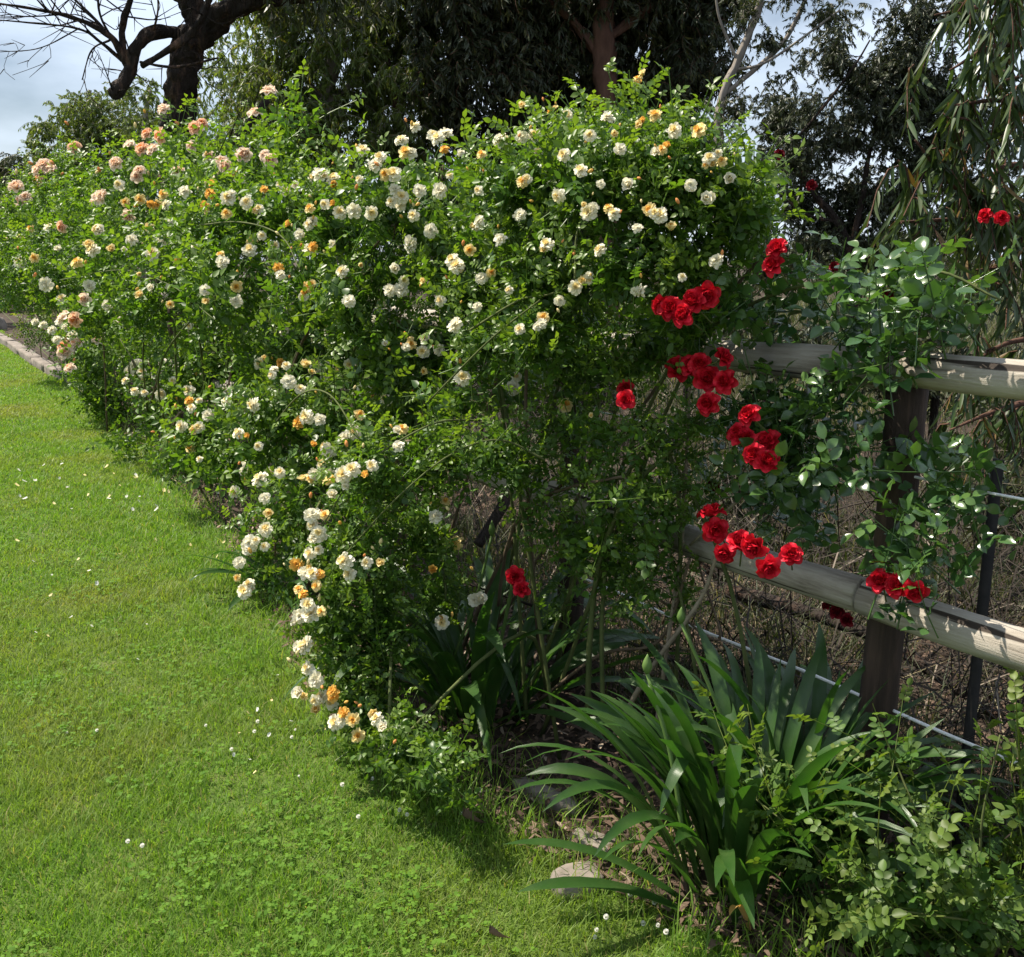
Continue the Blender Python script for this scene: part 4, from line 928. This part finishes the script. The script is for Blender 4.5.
def tree(name, label, base, limbs, clumps, mat, bark, templates, dens, size, trunk=None, cat='tree', tilt=.25, group=None, shell=.5, twigs=0):
    """limbs: lists of (x, y, depth, pixel width); clumps: (x, y, depth, rx, rz) in pixels at that depth"""
    root = thing(name, label, cat, base, group)
    for i, l in enumerate(limbs):
        P = np.array([at_y(x, y, Y) for x, y, Y, _ in l]); rr_ = np.array([(.72 if bark is bark_dark else 1) * w_ * Y / FPX / 2 for _, _, Y, w_ in l])
        if i == 0: P = np.vstack([[base[0], base[1], -.1], P]); rr_ = np.concatenate([[rr_[0] * 1.15], rr_])
        n = 9 * len(P); Q = smooth_path(P, n); rad = np.interp(np.linspace(0, 1, n), np.linspace(0, 1, len(rr_)), rr_)
        if twigs and i > 1:
            g = Geo(); tube(g, Q, rad, 8, 0, .5)
            for _ in range(twigs):
                j = int(rng.integers(n // 3, n - 1)); T = Q[j + 1] - Q[j]; T /= np.linalg.norm(T) + 1e-9; v = T * .5 + rng.normal(0, .6, 3) + np.array([0, 0, .15]); v /= np.linalg.norm(v); ln = rng.uniform(.25, .8)
                m_ = Q[j] + v * ln * .5 + rng.normal(0, .06, 3); e_ = Q[j] + v * ln + rng.normal(0, .08, 3); tube(g, smooth_path([Q[j], m_, e_], 6), np.linspace(min(.012, rad[j] * .6), .003, 6), 4)
                v2 = v + rng.normal(0, .6, 3); tube(g, smooth_path([m_, m_ + v2 * ln * .2, m_ + v2 * ln * .4], 4), np.linspace(.006, .002, 4), 4)
            link('branch', g.mesh('branch', [bark], True, base), root); continue
        tube_part('trunk' if i == 0 else 'branch', Q, rad, bark, root, 16 if rad.max() > .05 else 6, .6 if rad.max() > .05 else .1)
    g = Geo(); Ps = []
    for x, y, Y, rx, rz in clumps:
        c = at_y(x, y, Y); k = np.linalg.norm(c - np.array([0, 0, CAM_H])) / FPX; r = np.array([rx * k, max(rx, rz) * k * .9, rz * k])
        n = int(dens * r[0] * r[1] * r[2] ** .5 * 10) + 4
        D = rng.normal(size=(n, 3)); D /= np.linalg.norm(D, axis=1, keepdims=True); q = (shell + (1 - shell) * rng.random(n)) 
        P = c + D * q[:, None] * r; P = P[(nz(P, 1.1, 2.2) + .6 * nz(P, 2.7, 5.0)) > -.22]; Ps.append(P)
    P = np.concatenate(Ps); P = P[P[:, 2] > .25]; n = len(P)
    D = np.array([0, 0, 1.0]) + rng.normal(0, .42 if templates is SPRAY else .6, (n, 3))
    bake(g, templates, rot_to(D, rng.random(n) * 6.28), P, size * (.7 + .6 * rng.random(n)), rng.integers(0, len(templates), n))
    link('crown', g.mesh('crown', [mat, bark], False, base), root)
    print(name, 'sprays', n)
    return root
def gb(x, Y): return np.array([(x - 512) / FPX * Y / CP * 1.0, Y, 0])

# gnarled dark tree behind the far hedge
tree('gum_tree', 'gnarled dark trunked gum tree with bare crooked limbs behind the far hedge', gb(176, 14),
     [[(177, 140, 14, 42), (182, 80, 14, 36), (190, 45, 14, 40), (200, 20, 14, 34), (172, -20, 14, 26)],
      [(192, 45, 14, 34), (216, 18, 13.9, 32), (250, 3, 13.8, 20), (300, -4, 13.7, 16), (345, -8, 13.6, 12)],
      [(190, 38, 14, 16), (168, 32, 13.8, 15), (150, 34, 13.6, 15), (135, 48, 13.5, 15), (130, 70, 13.5, 17), (118, 90, 13.4, 20), (110, 93, 13.4, 14)],
      [(128, 66, 13.5, 10), (112, 38, 13.4, 9), (80, 20, 13.3, 6), (40, 10, 13.2, 4), (-5, 3, 13.1, 2)],
      [(126, 62, 13.5, 9), (122, 30, 13.5, 9), (130, 0, 13.4, 8), (140, -30, 13.4, 7)],
      [(112, 38, 13.4, 5), (95, 20, 13.4, 4), (70, -5, 13.4, 3)],
      [(122, 60, 13.5, 6), (100, 42, 13.3, 4), (75, 28, 13.2, 3), (0, 20, 13, 1.6)],
      [(142, 66, 13.5, 8), (165, 52, 13.4, 9), (190, 35, 13.4, 10), (205, 10, 13.4, 9), (215, -20, 13.4, 8)],
      [(140, 62, 13.4, 3), (175, 67, 13.3, 4), (218, 58, 13.3, 2.5)],
      [(112, 38, 13.4, 3), (100, 15, 13.4, 3), (98, -15, 13.4, 2.5)],
      [(60, 14, 13.3, 2.5), (40, 16, 13.2, 2), (0, 17, 13.1, 1.2)],
      [(110, 40, 13.4, 3), (92, 50, 13.4, 2.2), (82, 80, 13.4, 1.2)],
      [(80, 28, 13.2, 1.8), (40, 48, 13.1, 1.4), (0, 52, 13.0, 1.0)],
      [(170, 160, 13.2, 12), (215, 155, 12.8, 13), (240, 135, 12.8, 13), (268, 100, 12.9, 9)],
      [(150, 40, 13.6, 3), (158, 10, 13.5, 2.5), (155, -20, 13.5, 2)]],
     [(330, -60, 14, 110, 70), (210, -110, 14, 120, 60), (95, -120, 14, 90, 40)], gum_mid, bark_dark, SPRAY, 26, 1.0, twigs=6)
# drooping olive tree in the middle distance
tree('gum_tree', 'olive green gum tree with drooping foliage right of the gnarled dark trunk', gb(330, 18),
     [[(335, 180, 18, 16), (328, 90, 18, 14), (345, 10, 18, 10), (350, -60, 18, 8)], [(332, 110, 18, 6), (290, 60, 18, 4), (270, 20, 18, 3)], [(335, 100, 18, 6), (385, 50, 18, 4), (400, 10, 18, 3)]],
     [(265, 40, 18, 45, 50), (300, 90, 17.5, 55, 60), (350, 50, 18, 60, 70), (395, 90, 17.6, 50, 70), (340, 140, 17.5, 60, 50), (400, 30, 18.4, 50, 60), (300, 10, 18, 50, 40), (270, 110, 17.8, 40, 50), (420, 140, 17.8, 40, 40), (330, -60, 18, 110, 50), (255, 150, 17.5, 50, 30)],
     gum_olive, bark_pale, SPRAY, 46, 1.0)
# big black-green tree with the reddish trunk
tree('gum_tree', 'tall gum tree with a reddish straight trunk and nearly black foliage', gb(604, 17),
     [[(606, 200, 17, 22), (605, 100, 17, 20), (603, 0, 17, 19), (600, -80, 17, 15)], [(604, 60, 17, 10), (560, 10, 17, 7), (500, -20, 17, 5)], [(605, 40, 17, 9), (660, 0, 17, 7), (700, -30, 17, 5)], [(470, 160, 18, 14), (455, 60, 18, 12), (440, -20, 18, 9)], [(402, 130, 18, 9), (385, 60, 18, 8), (365, -10, 18, 6)]],
     [(450, 40, 17.5, 50, 80), (500, 60, 17.8, 55, 75), (550, 40, 17.9, 55, 70), (480, 100, 17.8, 50, 60), (540, 105, 18, 55, 40), (600, 70, 18.4, 60, 70), (650, 50, 17.8, 55, 70), (700, 40, 17.6, 45, 65), (640, 100, 18.2, 50, 40), (600, -20, 18, 130, 50), (480, -30, 17.5, 100, 50), (700, -20, 17.5, 60, 50), (690, 95, 18, 36, 36), (450, 175, 18.3, 50, 40), (510, 165, 18.4, 50, 40), (570, 150, 18.4, 50, 40), (640, 150, 18.4, 50, 40), (400, 190, 18.6, 50, 34), (480, 220, 18.6, 60, 34), (560, 215, 18.6, 60, 34), (690, 170, 18.6, 50, 44), (340, 205, 18.6, 50, 34)],
     gum_dark, bark_red, SPRAY, 66, 1.05)
# airy pale-limbed tree
tree('gum_tree', 'airy slender gum tree with pale limbs and sky showing through its leaves', gb(716, 15),
     [[(718, 170, 15, 9), (722, 100, 15, 8), (738, 60, 15, 7), (758, 10, 15, 6), (768, -30, 15, 5)], [(724, 95, 15, 5), (760, 65, 15, 5), (785, 40, 15, 4.5), (805, 0, 15, 4), (815, -30, 15, 3)], [(735, 70, 15, 3), (770, 60, 14.8, 2.5), (840, 10, 14.8, 2)], [(738, 62, 15, 3), (720, 20, 15, 2.5), (715, -10, 15, 2)]],
     [(735, 110, 15, 36, 28), (775, 100, 15, 36, 22), (770, 40, 15, 30, 24), (830, 15, 15, 40, 22), (800, -20, 15, 70, 20), (725, 150, 15, 26, 26), (790, 75, 15, 30, 16), (745, 10, 15, 24, 24)],
     gum_mid, bark_pale, SPRAY_UP, 60, .72, shell=.0)
# dark rounded tree
tree('gum_tree', 'dark rounded gum tree with forking trunk right of the airy pale limbed one', gb(850, 13),
     [[(854, 290, 13, 18), (850, 255, 13, 15), (838, 222, 13, 10), (815, 195, 13, 7), (800, 170, 13, 5)], [(850, 255, 13, 9), (862, 200, 13, 9), (868, 160, 13, 6), (880, 110, 13, 4)], [(858, 210, 13, 5), (890, 170, 13, 4), (920, 130, 13, 3)], [(795, 140, 12.8, 3), (825, 105, 12.8, 4), (855, 65, 12.8, 3), (870, 40, 12.8, 2)], [(838, 222, 13, 5), (808, 215, 13, 4), (780, 195, 13, 3)]],
     [(820, 110, 13, 40, 34), (860, 80, 13, 45, 40), (900, 60, 13, 45, 40), (830, 60, 13, 36, 26), (890, 120, 13, 45, 36), (935, 100, 13, 40, 40), (800, 155, 13, 36, 26), (850, 140, 13, 34, 22), (930, 160, 13, 44, 36), (970, 140, 13, 40, 40), (790, 195, 13, 26, 20), (900, 200, 13, 46, 34), (950, 210, 13, 46, 40), (870, 30, 13, 40, 24), (920, 15, 13, 46, 26), (825, 235, 13, 34, 20), (960, 60, 13.4, 40, 40), (880, 250, 13, 46, 24), (760, 230, 13, 30, 24), (800, 250, 13, 34, 22), (985, 200, 13.4, 40, 60), (850, 190, 13.4, 40, 30), (780, 120, 13.6, 30, 30), (775, 165, 13.6, 34, 30), (800, 205, 13.6, 36, 30), (760, 260, 13.6, 40, 24), (840, 225, 13.6, 36, 26), (970, 20, 13.4, 40, 40)],
     gum_dark, bark_dark, SPRAY_UP, 230, .72, shell=.0)
# near gum on the right with long hanging leaves
def near_gum():
    base = np.array([3.7, 5.6, 0]); root = thing('gum_tree', 'near gum tree whose long sickle leaves hang over the right end of the fence', 'tree', base)
    tube_part('trunk', smooth_path([(3.7, 5.6, -.1), (3.65, 5.5, 1.5), (3.5, 5.4, 3.2), (3.4, 5.3, 4.8)], 20), np.linspace(.13, .08, 20), bark_pale, root, 12, .2)
    Ps = []
    for pts in ([(1180, -120, 5.2), (1080, -40, 4.8), (1000, 0, 4.4), (935, 15, 4.2)], [(1180, 20, 5.2), (1080, 45, 4.6), (1000, 45, 4.3), (950, 70, 4.2)], [(1190, 90, 5.2), (1100, 110, 4.6), (1010, 100, 4.3), (955, 105, 4.2)],
                [(1190, 160, 5.3), (1080, 170, 4.8), (1010, 165, 4.5), (985, 185, 4.4)], [(1190, 250, 5.3), (1060, 235, 4.7), (960, 190, 4.4), (915, 140, 4.3)], [(1190, 260, 5.3), (1080, 230, 4.8), (980, 220, 4.5), (895, 222, 4.3)], [(1190, 330, 5.3), (1090, 280, 4.8), (1040, 265, 4.6), (975, 270, 4.5)],
                [(1190, -10, 5), (1100, -10, 4.4), (1030, -30, 4.0), (985, -20, 3.9)], [(1190, 380, 5.3), (1100, 350, 4.9), (1020, 340, 4.7), (960, 370, 4.6)], [(1190, 420, 5.3), (1060, 400, 4.9), (1000, 410, 4.7), (950, 430, 4.6)], [(1190, 60, 5.0), (1110, 60, 4.4), (1050, 70, 4.1), (1005, 80, 4.0)]):
        P = smooth_path([at_y(*q) for q in pts], 24); P = np.vstack([[3.5, 5.4, P[0][2] - .2], P]); tube_part('branch', P, np.linspace(.03, .004, 25), bark_red, root, 6, .15)
        for q in range(7, 25):
            for _ in range(2): Ps.append(P[q] + rng.normal(0, .06, 3))
    P = np.array(Ps); P = P[rng.random(len(P)) < .52]; n = len(P); D = np.array([0, 0, 1.0]) + rng.normal(0, .22, (n, 3)); g = Geo()
    bake(g, SPRAY_NEAR, rot_to(D, rng.random(n) * 6.28), P, .66 + .36 * rng.random(n), rng.integers(0, 10, n))
    link('crown', g.mesh('crown', [gum_near, bark_red], False, base), root)
near_gum()
# far left
tree('bushy_tree', 'rounded sunlit olive tree far off under the bare limbs', gb(85, 34), [[(85, 190, 34, 8), (85, 130, 34, 6), (90, 90, 34, 3)]],
     [(85, 150, 34, 42, 34), (60, 165, 34, 34, 28), (115, 140, 34, 36, 34), (90, 112, 34, 34, 24), (128, 110, 34, 24, 24), (45, 140, 34, 20, 22), (130, 170, 34, 36, 30), (70, 200, 34, 60, 30)], gum_olive, bark_pale, SPRAY_UP, 22, 1.7, shell=.3)
tree('bushy_tree', 'dark far tree at the left edge of the view behind the hedge end', gb(5, 40), [[(5, 230, 40, 6), (5, 180, 40, 4)]],
     [(5, 200, 40, 30, 40), (-30, 190, 40, 36, 40), (30, 215, 40, 30, 40), (10, 165, 40, 18, 16)], gum_mid, bark_pale, SPRAY_UP, 14, 2.0)
tree('bushy_tree', 'far tree with thin foliage seen between the rounded olive tree and the trunk', gb(150, 30), [[(150, 200, 30, 6), (145, 130, 30, 5), (150, 90, 30, 3)]],
     [(145, 110, 30, 26, 26), (160, 150, 30, 40, 34), (215, 120, 30, 40, 50), (230, 60, 30, 34, 40), (140, 85, 30, 18, 14)], gum_olive, bark_pale, SPRAY_UP, 14, 1.6)
# shrubs in the scrub behind the fence
for x, Y, rx, rz, yy, lab, m in ((770, 8, 70, 60, 330, 'dark shrub behind the fence below the forking gum trunk', gum_dark), (940, 8.5, 90, 70, 340, 'broad dark shrub behind the right end of the fence', gum_dark), (690, 10, 60, 50, 300, 'dark shrub behind the cream rose hedge, left of the forking gum trunk', gum_mid),
                              (985, 5.2, 60, 46, 500, 'olive shrub in the scrub behind the steel picket', gum_mid), (770, 5.5, 60, 60, 460, 'dark scrub bush close behind the red climbing rose', gum_dark), (1060, 6.5, 80, 80, 400, 'dark bush at the right edge, behind the hanging gum leaves', gum_dark), (560, 9, 80, 55, 370, 'dark shrub behind the fence, seen under the cream hedge', gum_dark)):
    c = at_y(x, yy, Y); base = np.array([c[0], c[1], 0])
    tree('scrub_bush', lab, base, [[(x, yy + 20, Y, 10), (x + 5, yy - 10, Y, 6)]], [(x, yy, Y, rx, rz), (x - rx * .5, yy + 15, Y, rx * .6, rz * .8), (x + rx * .5, yy + 12, Y, rx * .6, rz * .7)], m, bark_dark, SPRAY_UP, 60, .8, cat='shrub', tilt=.5, shell=.2)
LB['shrub'] = Bush('low_shrub', 'low grey green shrub with pale flowers behind the far stone edging', 15.5, [(62, 335, .3, 20, 18), (38, 328, .6, 18, 15), (85, 345, .2, 14, 14)], ROSE_LO, leaf_low, 60, None, 1.0, 2, -.3)
LB['shrub'].grow()
for x, y in ((52, 330), (43, 325), (66, 328), (35, 322), (72, 336), (57, 340), (60, 322)):
    p = on_fence(x, y, .75); put_flower(LB['shrub'].root, 'w', p, .09, (-.3, -.6, .6))
# the wood that closes the view
def far_wood():
    g = Geo(); n = 5200; a = rng.uniform(R(-40), R(42), n); d = rng.uniform(45, 75, n)
    P = np.stack([np.sin(a) * d, np.cos(a) * d, rng.random(n) ** .8 * (1.9 + 1.3 * np.sin(a * 23) + 1.0 * np.sin(a * 51) + np.where(a < R(8), 2.2, 0.0)) + .2], -1)
    bake(g, SPRAY_UP, rot_to(np.array([0, 0, 1.]) + rng.normal(0, .5, (n, 3)), rng.random(n) * 6.28), P, 3.2 + 1.6 * rng.random(n), rng.integers(0, 8, n))
    o = link('far_wood', g.mesh('far_wood', [gum_mid, bark_dark]), kind='stuff'); o['label'] = 'low far wood beyond the scrub'
far_wood()
print('objects', len(bpy.data.objects), 'polys', sum(len(m.polygons) for m in bpy.data.meshes))
print([(k, b.nf) for k, b in LB.items()])
